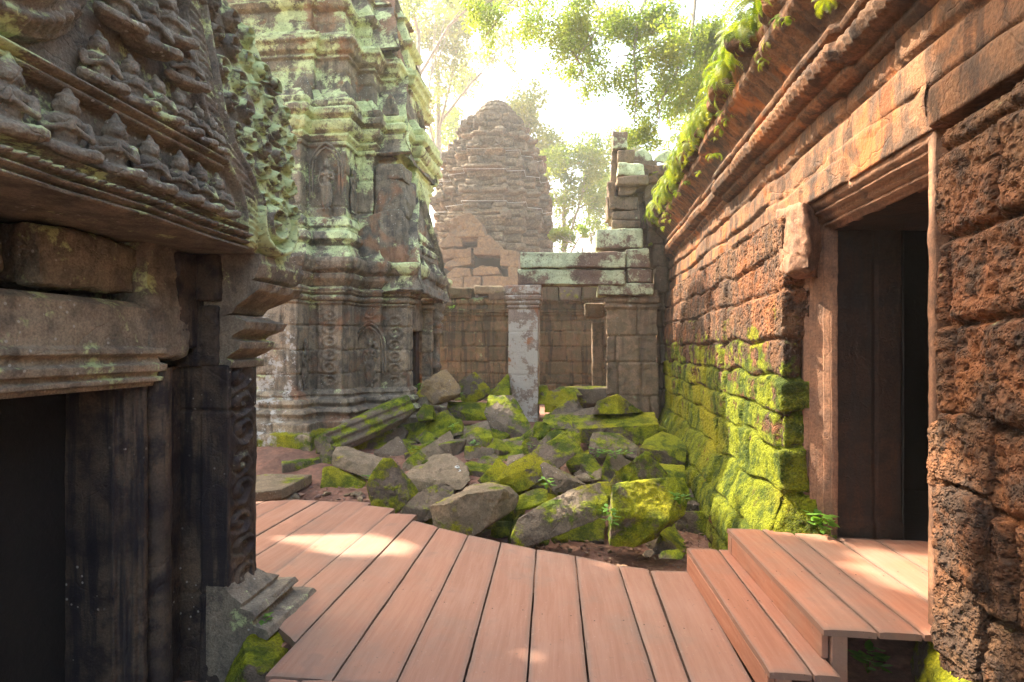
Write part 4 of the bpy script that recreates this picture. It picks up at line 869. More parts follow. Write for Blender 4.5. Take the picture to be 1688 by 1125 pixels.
rock('colonnette', [(cx0, 10.5, .1), (cx1, 10.5, .1), (cx0, 10.7, .1), (cx1, 10.7, .1), (cx0-.01, 10.5, 2.1), (cx1, 10.5, 2.1), (cx0-.01, 10.7, 2.1), (cx1, 10.7, 2.1)], M['pier'], gw, .022, 2, .03, 5, 4)
rock('colonnette_cap', px_box(965, 998, 499, 523, 10.4, .35, .02, 7), M['pier'], gw, .022, 2, .03, 5, 5)
rock('threshold', [tuple(PY(u, v, 9.9)) for u, v in ((922, 641), (1003, 640), (1003, 666), (930, 664))]+[tuple(PY(u, v, 10.35)) for u, v in ((924, 637), (1003, 636))]+[(PY(922, 641, 9.9).x, 10.35, .3), (PY(1003, 641, 9.9).x, 10.35, .3)], M['rock_half'], gw, .025, 2, .015, 4, 8)
# small masonry return between pier and right wall
field('buttress', [(PY(1083, 600, 10.0).x, 10.0), (PY(1099, 600, 10.0).x+.25, 10.0)], [(-.1, 0), (3.3, 0)], .02, .02, lambda S, Z, V: (lambda q: (q[0]+.02*fbm(V, 5, 3, 3), {'blk': q[1], 'lich': .12+0*S, 'moss': .25*sstep(1.1, .5, V[..., 2])}))(masonry(S, Z, .36, .2, 33, jd=.05, rnd=.03, jit=.03)), M['pier'], gw)

cw = thing('courtyard_wall', 'low block wall closing the court behind the pale pillar', 'stone wall', (-1, 13.2, 0))
def fn_back(S, Z, V):
    x, z = V[..., 0], V[..., 2]
    q, blk = masonry(S, Z, .30, .42, 77, jd=.028, jw=.012, rnd=.015, rw=.035, jit=.018, warp=.015)
    hole = 0
    w = worley(np.stack([x*3.3, z*5.2, 0*x], -1), 1.0, 8)
    hole = -.05*(w < .11)*(_h(np.floor(x*1.6), np.floor(z*3), 0*x, 3) > .45)
    d = q+.012*fbm(V, 4, 4, 7)+.006*fbm(V, 14, 2, 2)+hole
    return d, {'blk': blk, 'moss': .36*sstep(.95, .3, z)*sstep(-3, -1, -np.abs(x+1)*0+0)+.22*sstep(.2, -.5, np.abs(x+3.0)-.3)*sstep(2.2, 1, z)+.3*sstep(2.84, 2.92, z)*sstep(.1, .35, fbm(V, 1.1, 2, 5)), 'lich': .20*(np.abs(x+2.35) < .11)+.1*(np.abs(x+2.9) < .14)+.15*sstep(2.6, 2.8, z)}
field('wall_face', [(-4.5, 13.2), (-1.62, 13.2), (-1.60, 13.12), (-1.0, 13.12), (-.98, 13.2), (3.0, 13.2)], [(-.1, .12), (.35, .10), (.4, 0), (2.38, 0), (2.40, .03), (2.44, .05), (2.46, .02), (2.49, .07), (2.55, .08), (2.57, .03), (2.66, .03), (2.70, .08), (2.80, .09), (2.86, .02), (2.88, -.5)], .028, .022, fn_back, M['back'], cw)
for k, (u0, u1, v0, v1, m) in enumerate(((733, 778, 474, 492, 'back'), (782, 829, 470, 486, 'rock_bare'), (803, 832, 480, 494, 'rock_half'), (886, 922, 466, 496, 'back'), (923, 958, 468, 496, 'rock_half'), (959, 992, 464, 496, 'back'))):
    rock('coping_stone', px_box(u0, u1, v0, v1, 13.05, .5, .03, k), M[m], cw, .03, 3, .03, 4, k)

bg_ = thing('broken_gable', 'broken vault end with mossy overhanging blocks above the gateway pier', 'stone gable', (.8, 10, 3.4))
for k, (u0, u1, v0, v1, y, T, m) in enumerate(((982, 1059, 377, 409, 9.6, .7, 'lintel'), (1009, 1056, 364, 377, 9.7, .6, 'pier'), (1008, 1056, 347, 363, 9.7, .6, 'pier'), (1009, 1053, 325, 346, 9.7, .6, 'pier'),
        (1018, 1068, 290, 305, 9.5, .7, 'pier'), (1019, 1062, 269, 289, 9.55, .7, 'lintel'), (1016, 1046, 247, 269, 9.7, .5, 'pier'), (1010, 1036, 214, 246, 9.75, .45, 'lintel'),
        (1022, 1076, 300, 378, 10.0, .6, 'pier'), (1040, 1084, 262, 304, 9.95, .6, 'pier'), (1003, 1014, 300, 345, 9.7, .5, 'pier'), (1001, 1010, 326, 360, 9.75, .5, 'pier'))):
    rock('vault_block', px_box(u0, u1, v0, v1, y, T, .018, k+9), M[m], bg_, .022, 2, .03, 4, k+60)
rock('vault_block', [tuple(PY(u, v, 9.6)) for u, v in ((1022, 302), (1040, 322), (1018, 324), (1060, 304))]+[tuple(PY(u, v, 10.3)) for u, v in ((1022, 302), (1040, 322), (1018, 324), (1060, 304))], M['pier'], bg_, .022, 2, .02, 4, 8)
for k, (pl) in enumerate((((1044, 270), (1046, 252), (1060, 244), (1074, 256), (1076, 270)), ((1078, 268), (1082, 256), (1100, 247), (1120, 258), (1122, 270)))):
    rock('crest_stone', [tuple(PY(u, v, 10.0)) for u, v in pl]+[tuple(PY(u, v, 10.35)) for u, v in pl], M['lintel'], bg_, .022, 2, .02, 5, k)
for k in range(9):
    rg = random.Random(k); u = 1050+k*8; v = 284+rg.uniform(-8, 8)
    rock('mossy_block', px_box(u, u+19, v-9, v+9, 9.7+.05*k, .5, .02, k), M['roof_moss'], bg_, .024, 3, .025, 5, k)
rock('leaning_slab', [tuple(p) for p in (PY(1008, 250, 9.9), PY(1017, 236, 9.9), PY(1017, 325, 9.9), PY(1004, 345, 9.9))]+[tuple(p+Vector((.05, .5, 0))) for p in (PY(1008, 250, 9.9), PY(1017, 236, 9.9), PY(1017, 325, 9.9), PY(1004, 345, 9.9))], M['pier'], bg_, .022, 2, .015, 5, 3)
for k, (u0, u1, v0, v1) in enumerate(((1062, 1085, 296, 330), (1064, 1082, 328, 352), (1066, 1088, 350, 380), (1070, 1094, 378, 402), (1076, 1100, 402, 440), (1080, 1102, 440, 480))):
    rock('vault_block', px_box(u0, u1, v0, v1, 9.9, .6, .03, k+40), M['pier'], bg_, .024, 3, .03, 4, k+90)
rock('vault_core', boxpts(PY(1052, 400, 10.2).x, 2.3, 10.25, 10.9, 2.7, PY(1060, 275, 10.2).z, .03, 3), M['pier'], bg_, .04, 3, .04, 3, 7)

# ================================================ CENTRAL TOWER
ct = thing('central_tower', 'distant brown tiered tower with lotus-bud top, roped, in the middle', 'temple tower', (-4.3, 28.5, 0))
CX = 27*math.tan(phi(807)); CY = 28.4
prof2 = [(3.0, 3.05), (6.6, 3.05), (7.7, 2.95), (8.9, 2.88), (9.85, 2.76), (10.75, 2.52), (11.6, 2.15), (12.4, 1.72), (13.0, 1.45), (13.35, 1.3), (13.6, 1.0)]
pz = np.array([p[0] for p in prof2]); pr = np.array([p[1] for p in prof2])
q = [(.34, -1), (.34, -.83), (.61, -.83), (.61, -.61), (.83, -.61), (.83, -.34), (1, -.34)]
quarter = []
for k in range(4):
    a = k*math.pi/2
    for (x, y) in q: quarter.append((CX+x*math.cos(a)-y*math.sin(a), CY+x*math.sin(a)+y*math.cos(a)))
tiers = [6.5, 7.9, 9.2, 10.3, 11.3, 12.2, 12.9, 13.5]
rows = []
for z in np.arange(3.0, 13.5, .06):
    k = 0; tb = max([t_ for t_ in tiers if t_ <= z+1e-6] or [3.0]); r = float(np.interp(.72*tb+.28*z, pz, pr))
    for a, b in zip(tiers, tiers[1:]):
        if a <= z < b:
            t = (z-a)/(b-a); k = .16 if t > .88 else (.10 if t > .78 else (.04 if t > .7 else (-.04 if t > .15 else .05)))
    if 6.2 < z < 6.5: k = .12
    rows.append((float(z), r+k*.9*r/2.6))
rows.append((13.55, .4))
def fn_far(S, Z, V):
    q_, blk = masonry(S, Z, .40, .50, 91, jd=.17, jw=.045, rnd=.05, rw=.10, jit=.10, warp=.04)
    z = V[..., 2]; ti = np.array(tiers); k = np.clip(np.searchsorted(ti, z)-1, 0, len(ti)-2); t = (z-ti[k])/(ti[k+1]-ti[k])
    nx = np.minimum(np.abs(V[..., 0]-CX), np.abs(V[..., 1]-CY)); q_ = q_-.30*((nx < .34)*(t > .12)*(t < .55)*(z > 6.5)*(z < 12.6))+.12*((nx > .34)*(nx < .5)*(t > .05)*(t < .62)*(z > 6.5))
    return q_+.05*fbm(V, 1.6, 4, 3)+.03*fbm(V, 5, 3, 5), {'blk': blk, 'moss': .25*sstep(7.5, 6, z)*sstep(-.1, .2, fbm(V, .6, 2, 6))}
field('tiered_body', quarter, rows, .05, .045, fn_far, M['far'], ct, closed=True, scale=True)
for k in range(84):                                      # corner stones and antefixes left standing on the tiers
    rg = random.Random(k+300); ti = k % 6; z = tiers[ti+1]-.1+rg.uniform(-.12, .12); r_ = float(np.interp(z, pz, pr)); (ax_, ay_) = q[rg.randrange(len(q))]
    if k % 2: ax_, ay_ = (-ax_, ay_)
    elif rg.random() < .5: ax_, ay_ = (-ay_, ax_)
    x = CX+ax_*r_*1.01; y = CY+ay_*r_*1.01; w_ = rg.uniform(.14, .26); h_ = rg.uniform(.25, .6)
    P = boxpts(x-w_, x+w_, y-w_, y+w_, z, z+h_*.6, .05, k)+[(x+rg.uniform(-.06, .06), y, z+h_)]
    rock('antefix', P, M['far'], ct, .05, 1, .05, 2.5, k)
circ = [(CX+.1+math.cos(a)*1, CY-.0+math.sin(a)*1) for a in np.linspace(0, 2*math.pi, 33)[:-1]]
def fn_lotus(S, Z, V):
    a = np.arctan2(V[..., 1]-CY, V[..., 0]-CX-.1); k = np.floor(Z/.27)
    return .09*np.abs(np.cos(a*9+k*1.2))*sstep(12.6, 13.4, Z)+.04*fbm(V, 3, 3, 4), {}
# two lotus courses then the round bud on top
lot = [(13.1, 1.25), (13.3, 1.36), (13.52, 1.34), (13.60, 1.05), (13.66, .98), (13.76, 1.04), (13.90, 1.0), (13.96, .80), (14.05, .84), (14.18, .78), (14.24, .58), (14.32, .60), (14.42, .52), (14.47, .30), (14.5, .02)]
field('lotus_finial', circ, lot, .10, .035, fn_lotus, M['far'], ct, closed=True, scale=True)
# low front building with a gabled pediment of ochre blocks
def P27(u, v, y=24.2): return PY(u, v, y)
rocks_far = [((742, 362), (753, 356), (775, 350), (792, 366), (800, 390), (765, 392), (738, 392)), ((722, 402), (738, 388), (760, 392), (762, 406), (724, 408)), ((788, 392), (806, 388), (822, 402), (830, 412), (786, 412)),
             ((720, 412), (776, 410), (776, 424), (722, 428)), ((780, 408), (838, 412), (838, 422), (780, 420)), ((736, 432), (756, 420), (776, 424), (776, 436), (732, 442)), ((824, 420), (850, 422), (852, 440), (824, 438)),
             ((736, 452), (750, 440), (774, 442), (778, 456), (734, 460)), ((780, 444), (795, 438), (820, 440), (826, 452), (780, 454)), ((730, 460), (762, 458), (762, 482), (730, 482)), ((764, 456), (792, 456), (792, 482), (764, 482)), ((794, 454), (840, 456), (842, 484), (794, 484)),
             ((745, 380), (762, 370), (786, 372), (802, 398), (748, 400)), ((840, 440), (858, 444), (866, 486), (840, 484)), ((836, 412), (854, 414), (856, 470), (838, 470))]
for k, pl in enumerate(rocks_far):
    y = 24.0+(.25 if k in (12,) else 0)+.02*(k % 3); T = 1.6 if k < 13 else 1.0
    rock('gable_block', [tuple(PY(u, v, y)) for u, v in pl]+[tuple(PY(u, v, y)+Vector((0, T, 0))) for u, v in pl], M['ochre'], ct, .05, 1, .06, 2, k+5)
zt = PY(800, 420, 25).z
rock('gable_block', boxpts(PY(722, 400, 25.2).x, PY(840, 400, 25.2).x, 25.0, 26.0, 3.5, zt-.0, .05, 4), M['dark'], ct, .12, 2, .05, 1.5, 9)  # near-black backing, shade of the gable opening put into its colour
for z, r in ((8.45, 3.1), (10.0, 2.95), (11.1, 2.55)):      # ropes strapped round the tiers
    pts = [((CX+(x-CX)*r*1.03, CY+(y-CY)*r*1.03, z+.1*math.sin(i)), .008) for i, (x, y) in enumerate(quarter+quarter[:1])]
    V, F = tubes([pts], 4); mesh_obj('rope', V, F, M['wire'], ct)

# ================================================ FALLEN BLOCKS IN THE COURT
def blockpts(y0, T, pts):
    P = [PY(u, v, y0+dy) for u, v, dy in pts]
    zs = sorted(range(len(P)), key=lambda i: P[i].z)[:3]
    low = [P[i]+Vector((0, T, -.03)) for i in zs]
    return [tuple(p) for p in P+low]
BL = [ # y0, T, material, label, corners (u, v, extra depth)
 (8.6, .45, 'rock_tan', 'cube-like tan block tilted on top of the heap beside the left tower doorway', [(703, 625, 0), (735, 609, .28), (760, 640, .2), (757, 649, .15), (729, 654, 0), (714, 668, 0), (693, 650, .05), (697, 632, .05), (745, 657, .12)]),
 (9.2, .4, 'rock_moss', 'green pointed block directly right of the tilted tan cube', [(757, 628, .1), (783, 615, .1), (806, 638, 0), (806, 650, 0), (781, 664, 0), (762, 664, 0)]),
 (8.8, .4, 'rock_moss', 'dark green slab lying below the pointed block right of the tan cube', [(738, 662, .25), (800, 664, .25), (803, 692, 0), (750, 694, 0), (738, 672, 0)]),
 (8.2, .3, 'rock_half', 'big block leaning against the foot of the pale pillar', [(806, 653, .45), (847, 653, .5), (877, 708, .1), (875, 722, 0), (838, 731, 0), (822, 729, 0), (799, 682, .12), (838, 704, 0)]),
 (8.0, .35, 'rock_moss', 'green block left of the dark-topped grey block in mid heap', [(700, 690, .2), (737, 677, .3), (750, 700, .1), (749, 724, 0), (706, 726, 0)]),
 (7.9, .4, 'rock_moss', 'low green rock touching the end of the long fallen beam', [(663, 702, .3), (700, 696, .2), (708, 735, 0), (668, 742, 0)]),
 (7.6, .35, 'rock_half', 'grey sloping block standing behind a dark pyramid-shaped stone', [(618, 697, .5), (660, 702, .5), (670, 714, .4), (652, 752, 0), (595, 746, 0)]),
 (7.3, .3, 'rock_half', 'dark pyramid-shaped stone in front of the grey sloping block', [(656, 719, .12), (616, 746, 0), (618, 758, 0), (677, 754, 0), (668, 735, .08)]),
 (6.6, .3, 'rock_bare', 'long brown slab slanting up to the right behind the boulder with drill holes', [(741, 711, .9), (748, 726, .8), (752, 738, .7), (690, 786, .05), (665, 790, 0), (664, 766, .05), (678, 752, .2)]),
 (7.6, .4, 'rock_half', 'grey flat-topped block with moss at its right corner, in mid heap', [(760, 706, .4), (803, 694, .45), (813, 722, .05), (811, 742, 0), (778, 745, 0), (755, 737, .1), (779, 723, 0)]),
 (6.1, .45, 'rock_bare', 'rounded brown boulder with two drill holes', [(665, 788, 0), (668, 800, 0), (700, 813, -.03), (760, 807, 0), (774, 792, .1), (771, 768, .4), (741, 749, .6), (715, 751, .6), (690, 764, .4)]),
 (6.5, .3, 'rock_bare', 'pinkish slab with cracked front, left front of the heap', [(556, 737, .35), (572, 737, .38), (634, 757, .3), (626, 772, .1), (610, 790, 0), (595, 786, 0), (548, 768, 0), (549, 750, .05)]),
 (6.3, .35, 'rock_moss', 'green-topped stone under the pinkish cracked slab', [(533, 770, .1), (548, 768, .2), (600, 798, .1), (592, 822, 0), (529, 814, 0)]),
 (6.9, .2, 'rock_half', 'narrow upright stone at the far left end of the heap', [(534, 730, .12), (545, 732, .12), (552, 752, .1), (534, 797, 0), (514, 796, 0)]),
 (5.75, .35, 'rock_moss', 'pointed olive stone standing beside the boardwalk edge', [(631, 757, .15), (645, 757, .15), (656, 770, .15), (678, 822, 0), (652, 846, 0), (612, 838, 0), (604, 800, 0), (612, 783, .05)]),
 (5.4, .25, 'rock_half', 'thin lens-shaped slab leaning at the boardwalk edge left of the big sunlit stone', [(659, 846, 0), (664, 837, 0), (690, 812, .1), (710, 801, .15), (735, 796, .3), (747, 806, .3), (738, 842, 0), (695, 862, 0)]),
 (4.95, .45, 'rock_bare', 'big front stone with pale pink top and sunlit yellow face', [(710, 834, .05), (716, 868, .05), (760, 890, -.02), (775, 888, 0), (800, 868, .05), (848, 838, .25), (853, 820, .35), (838, 803, .45), (812, 796, .65), (782, 799, .65), (737, 832, -.02), (770, 815, .05), (828, 808, .15)]),
 (4.8, .35, 'rock_half', 'largest long front stone lying tilted with an overhanging dark underside', [(843, 886, 0), (850, 902, 0), (868, 904, 0), (998, 850, .35), (1001, 828, .4), (988, 797, .55), (955, 803, .55), (900, 828, .35), (856, 855, .12)]),
 (4.85, .35, 'rock_moss', 'big mossy cube-shaped stone at the right front of the heap', [(1010, 800, .1), (1030, 796, .3), (1125, 788, .5), (1134, 812, .42), (1128, 848, .25), (1080, 888, .08), (1045, 901, 0), (1007, 899, 0), (1012, 840, 0), (1095, 862, .02)]),
 (5.5, .25, 'rock_moss', 'mossy triangular slab standing behind the big mossy cube-shaped stone', [(998, 820, 0), (1002, 834, 0), (1062, 747, .45), (1071, 747, .47), (1100, 783, .42), (1090, 797, .35), (1016, 778, .15), (1040, 820, .05)]),
 (6.4, .25, 'rock_half', 'small upright olive stone behind the mossy triangular slab', [(1003, 747, .2), (1015, 746, .25), (1042, 763, .3), (1030, 787, .05), (1010, 790, 0), (991, 786, 0), (995, 768, 0)]),
 (5.9, .22, 'rock_moss', 'long green slab tilted across the centre of the heap', [(821, 790, 0), (833, 816, 0), (866, 808, .05), (905, 784, .2), (957, 743, .5), (937, 712, .75), (925, 716, .75), (838, 768, .2)]),
 (6.9, .3, 'rock_half', 'flat grey rounded slab low in the centre behind the long green slab', [(792, 767, 0), (785, 764, .05), (806, 738, .35), (832, 727, .5), (862, 727, .5), (868, 745, .3), (848, 770, 0)]),
 (6.1, .25, 'rock_moss', 'small dark pyramid stone right of the boulder with drill holes', [(787, 793, 0), (821, 754, .18), (838, 772, .1), (832, 798, 0), (800, 802, 0)]),
 (6.5, .2, 'rock_bare', 'small pinkish stone tucked against the long green slab', [(835, 772, 0), (838, 752, .2), (862, 749, .2), (868, 762, .1), (850, 778, 0)]),
 (5.55, .3, 'rock_half', 'brown wedge-shaped stone in front of the long green slab', [(890, 768, .12), (897, 762, .2), (935, 780, .2), (968, 800, .1), (945, 808, 0), (938, 790, -.02), (920, 814, 0), (910, 812, 0), (897, 792, .02)]),
 (5.35, .2, 'rock_moss', 'low green stone wedged between the two biggest front stones', [(848, 824, .1), (885, 805, .22), (903, 808, .2), (900, 828, 0), (870, 840, 0), (850, 842, 0)]),
 (7.1, .2, 'rock_moss', 'round bright mossy lump behind the long green slab', [(861, 730, .05), (872, 719, .1), (885, 722, .1), (889, 738, .05), (877, 752, 0), (862, 746, 0)]),
 (7.0, .3, 'rock_moss', 'curved green slab right of the round mossy lump', [(886, 738, 0), (905, 712, .25), (920, 706, .35), (952, 708, .35), (958, 730, .2), (945, 750, 0), (890, 750, 0)]),
 (7.6, .2, 'rock_moss', 'small green stone under the foot of the pale pillar', [(877, 722, 0), (882, 695, .1), (898, 696, .15), (908, 705, .1), (907, 724, 0)]),
 (8.2, .3, 'rock_half', 'rough slab end sticking out behind the long mossy beam right of the pale pillar', [(893, 704, 0), (900, 684, .4), (977, 672, .45), (990, 690, .3), (985, 712, 0), (897, 708, 0)]),
 (7.5, .35, 'rock_moss', 'long straight mossy beam lying right of the pale pillar', [(945, 708, 0), (946, 686, .5), (1077, 680, .5), (1085, 700, .05), (1084, 718, .05), (1075, 734, 0), (955, 730, 0)]),
 (7.75, .3, 'rock_moss', 'bright green prism stone sitting on the long mossy beam', [(977, 683, 0), (984, 663, .05), (1018, 650, .12), (1060, 680, .2), (1020, 683, 0), (1012, 652, .4)]),
 (8.5, .15, 'rock_half', 'thin tilted slab with pale edge behind the rough slab end', [(892, 690, 0), (945, 656, .22), (950, 658, .3), (961, 674, .3), (955, 678, .1), (898, 694, 0)]),
 (9.0, .35, 'rock_moss', 'mossy block behind the thin tilted slab, right of the pale pillar', [(898, 664, 0), (903, 645, .2), (945, 639, .4), (951, 660, .2), (948, 678, 0), (898, 680, 0)]),
 (6.9, .4, 'rock_half', 'grey flat-topped stone with an orange dead leaf, below the long mossy beam', [(971, 738, 0), (978, 715, .3), (990, 712, .4), (1020, 716, .42), (1030, 728, .25), (1053, 738, .1), (1052, 756, 0), (973, 756, 0)]),
 (6.7, .45, 'rock_moss', 'broad domed green stone at the right end of the heap against the gallery wall', [(1054, 738, 0), (1065, 725, .3), (1090, 712, .55), (1120, 722, .45), (1131, 738, .2), (1129, 764, 0), (1090, 768, 0), (1056, 760, 0), (1090, 744, -.02)]),
 (6.2, .25, 'rock_bare', 'flat pale stone lying in the hollow at the right centre of the heap', [(946, 786, 0), (955, 775, .25), (994, 771, .35), (993, 783, .1), (988, 792, 0), (950, 794, 0)]),
 (9.2, .5, 'rock_moss', 'green slab propped against the left side of the pale pillar', [(803, 654, 0), (836, 616, .3), (840, 620, .3), (840, 654, 0)]),
 (9.7, .4, 'rock_moss', 'low lime-green stone behind the left side of the pale pillar', [(796, 657, 0), (802, 643, .2), (838, 639, .25), (840, 658, 0)]),
 (9.5, .3, 'rock_moss', 'bright green stone just behind the right side of the pale pillar', [(885, 666, 0), (887, 636, .2), (902, 635, .3), (908, 666, 0)]),
 (8.4, .3, 'rock_half', 'dark stone between the end of the long fallen beam and the tilted tan cube', [(672, 672, .2), (692, 642, .3), (703, 655, .2), (712, 690, 0), (690, 694, 0)]),
 (8.0, .3, 'rock_moss', 'small green lump beneath the tilted tan cube', [(686, 684, 0), (698, 666, .1), (714, 670, .1), (714, 692, 0), (690, 696, 0)]),
 (6.0, .35, 'rock_moss', 'dark green stone supporting the broad domed green stone', [(1074, 794, 0), (1080, 768, .25), (1128, 768, .25), (1131, 802, 0)]),
 (6.6, .3, 'rock_moss', 'low leafy green stone behind the flat pale stone', [(934, 766, 0), (945, 742, .2), (975, 750, .25), (988, 770, 0), (940, 780, 0)]),
 (5.45, .25, 'rock_moss', 'small mossy stone behind the top of the largest front stone', [(980, 816, 0), (986, 798, .12), (1008, 796, .12), (1010, 820, 0)]),
 (6.4, .15, 'rock_bare', 'low broken stone at the foot of the narrow upright stone', [(502, 806, 0), (508, 792, .1), (536, 796, .1), (530, 812, 0)]),
 (9.6, .3, 'rock_moss', 'flat mossy rock in the gateway behind the mossy block', [(905, 648, 0), (925, 638, .2), (950, 640, .2), (960, 652, 0)]),
 (7.8, .35, 'rock_moss', 'green rock filling the gap left of the leaning block', [(738, 700, .1), (745, 690, .2), (760, 692, .2), (764, 716, 0), (742, 722, 0)]),
 (7.3, .3, 'rock_moss', 'low dark stone under the right corner of the grey flat-topped block', [(808, 745, 0), (812, 728, .2), (850, 730, .2), (855, 748, 0)]),
 (4.15, .08, 'rock_bare', 'small round stone on the red earth beside the stair', [(1060, 915, 0), (1064, 907, .02), (1074, 906, .03), (1080, 912, .02), (1072, 920, 0), (1063, 919, 0)]),
 (4.25, .12, 'rock_half', 'flat mossy stone half sunk in the earth at the stair foot', [(1088, 921, 0), (1092, 908, .05), (1118, 906, .06), (1128, 914, .04), (1124, 923, 0)]),
]
for k, (y0, T, m, lab, pts) in enumerate(BL):
    P = blockpts(y0, T, pts); small = y0 < 4.5; cc_ = np.mean(np.array(P), 0); P = [tuple(cc_+(np.array(p)-cc_)*1.035) for p in P]
    vx = .007 if small else (.011 if y0 < 6 else .015)
    o = rock('fallen_block', P, M[m], None, vx, 1, .015 if not small else .005, 4.0, k*3+1, .007 if not small else .003)
    tag(o, lab, 'stone block', 'fallen stone blocks heaped in the court')
for k in range(56):                                      # smaller broken blocks that fill the heap from below
    rg = random.Random(k*7+3); y = rg.uniform(5.3, 8.9); x = rg.uniform(-2.3, 1.3) if y < 7 else rg.uniform(-2.6, 1.3); z = float(gz(x, y))
    s = rg.uniform(.11, .24); E = Matrix.Rotation(rg.uniform(0, 3), 3, 'Z') @ Matrix.Rotation(rg.uniform(-.5, .5), 3, 'X') @ Matrix.Rotation(rg.uniform(-.5, .5), 3, 'Y')
    P = [tuple(Vector((x, y, z-.04+.05*rg.random())) + E @ Vector((a*s*rg.uniform(.85, 1.5), b*s*rg.uniform(.7, 1), c*s*rg.uniform(.45, .65)))) for a in (-1, 1) for b in (-1, 1) for c in (-1, 1)]
    o = rock('fallen_block', P, M[('rock_moss', 'rock_moss', 'rock_half')[k % 3]], None, .018, 1, .014, 4.5, k*3+200, .005)
    tag(o, 'small half-buried block filling a gap low in the heap', 'stone block', 'small half-buried blocks low in the heap')
# long fallen beam with carved mouldings
bp = [(516, 722, 0), (520, 750, 0), (548, 752, .02), (540, 712, .28), (673, 651, 1.15), (662, 650, 1.35), (686, 676, 1.0), (668, 697, .95)]
me = rough_mesh(hull_bm([tuple(PY(u, v, 7.0+d)) for u, v, d in bp]+[tuple(PY(545, 752, 7.0)+Vector((.05, .3, 0)))]), .018, 2, .01, 4, 5, .004)
A_ = PY(530, 735, 7.0); B_ = PY(675, 675, 8.0); ax = (B_-A_).normalized(); up = Vector((0, 0, 1)); up = (up-ax*up.dot(ax)).normalized()
n = len(me.vertices); co = np.zeros(n*3, np.float32); no = np.zeros(n*3, np.float32); me.vertices.foreach_get('co', co); me.vertex_normals.foreach_get('vector', no)
co = co.reshape(-1, 3); no = no.reshape(-1, 3); hgt = (co-np.array(A_))@np.array(up)
front = np.clip(-(no@np.array((0, 1, 0))), 0, 1); al = (co-np.array(A_))@np.array(ax)
co += no*(.022*np.sign(np.sin(hgt*62+.5))*front*(al > .12))[:, None]; me.vertices.foreach_set('co', co.ravel().astype(np.float32)); me.update()
recenter(me, A_); tag(put('fallen_beam', me, M['rock_half'], None, A_), 'long fallen beam with carved mouldings slanting against the left tower base', 'stone beam')
# drill holes in the boulder: short sockets blackened for depth, with a mortar rim
# stone steps at the left tower
for lab, P, m in (('large flat paving slab beside the far end of the boardwalk', [tuple(PZ(u, v, .04)) for u, v in ((380, 792), (439, 781), (515, 782), (464, 806), (400, 813))]+[tuple(PZ(u, v, .04)+Vector((0, 0, -.12))) for u, v in ((380, 792), (439, 781), (515, 782), (464, 806), (400, 813))], 'rock_bare'),
                  ('left stone step at the base of the lichen-covered tower', [tuple(PZ(u, v, .10)) for u, v in ((385, 752), (459, 755), (430, 766), (395, 768))]+[tuple(PZ(u, v, .10)+Vector((0, 0, -.2))) for u, v in ((385, 752), (459, 755), (430, 766), (395, 768))], 'rock_half'),
                  ('right stone step at the base of the lichen-covered tower', [tuple(PZ(u, v, .13)) for u, v in ((463, 757), (528, 746), (530, 756), (465, 766))]+[tuple(PZ(u, v, .13)+Vector((0, 0, -.2))) for u, v in ((463, 757), (528, 746), (530, 758), (465, 766))], 'rock_half')):
    tag(rock('paving_slab', P, M[m], None, .016, 2, .012, 4, 9), lab, 'stone step')

# ================================================ EARTH DEBRIS AND SMALL PLANTS
def scatter_mesh(name, mat, n, region, size, seed, leaf=False, lift=.01):
    rg = np.random.RandomState(seed); V = []; F = []
    for i in range(n):
        x = rg.uniform(region[0], region[1]); y = rg.uniform(region[2], region[3]); z = float(gz(x, y))+lift+.05*float(fbm(np.array([[x, y, 0.]]), 1.7, 4, 3)[0])
        s = size*rg.uniform(.5, 1.4); b = len(V)
        if leaf:
            a = rg.uniform(0, 6.28); d = np.array([math.cos(a), math.sin(a)]); e = np.array([-d[1], d[0]]); c = rg.uniform(.1, .5)
            for (l, w_, h) in ((-1, 0, 0), (-.3, .35, c), (.4, .3, c), (1, 0, .2), (.4, -.3, c*.4), (-.3, -.35, c*.5)):
                V.append((x+d[0]*l*s+e[0]*w_*s, y+d[1]*l*s+e[1]*w_*s, z+h*s*.6))
            F += [(b, b+1, b+5), (b+1, b+2, b+4), (b+1, b+4, b+5), (b+2, b+3, b+4)]
        else:
            v = [(rg.normal(size=3)*np.array([1, 1, .6])) for _ in range(6)]
            for q in ((1, 0, 0), (-1, 0, 0), (0, 1, 0), (0, -1, 0), (0, 0, .6), (0, 0, -.5)): V.append((x+s*(q[0]+rg.uniform(-.3, .3)), y+s*(q[1]+rg.uniform(-.3, .3)), z+s*q[2]))
            F += [(b, b+2, b+4), (b+2, b+1, b+4), (b+1, b+3, b+4), (b+3, b, b+4), (b+2, b, b+5), (b+1, b+2, b+5), (b+3, b+1, b+5), (b, b+3, b+5)]
    me = bpy.data.meshes.new(name); me.from_pydata(V, [], F); me.materials.append(mat); o = bpy.data.objects.new(name, me); return link(o)
for nm, mt, n_, reg, sz, sd_, lf in (('pebbles', 'pebble', 2600, (-3.2, 1.5, 3.9, 8.2), .016, 1, False), ('leaf_litter', 'dryleaf', 3200, (-3.0, 1.5, 3.9, 9.2), .035, 2, True)):
    o = scatter_mesh(nm, M[mt], n_, reg, sz, sd_, lf, .015); o['kind'] = 'stuff'
    tag(o, 'small stones strewn over the red earth' if nm == 'pebbles' else 'brown dead leaves lying on the red earth between the blocks', 'pebbles' if nm == 'pebbles' else 'leaf litter')
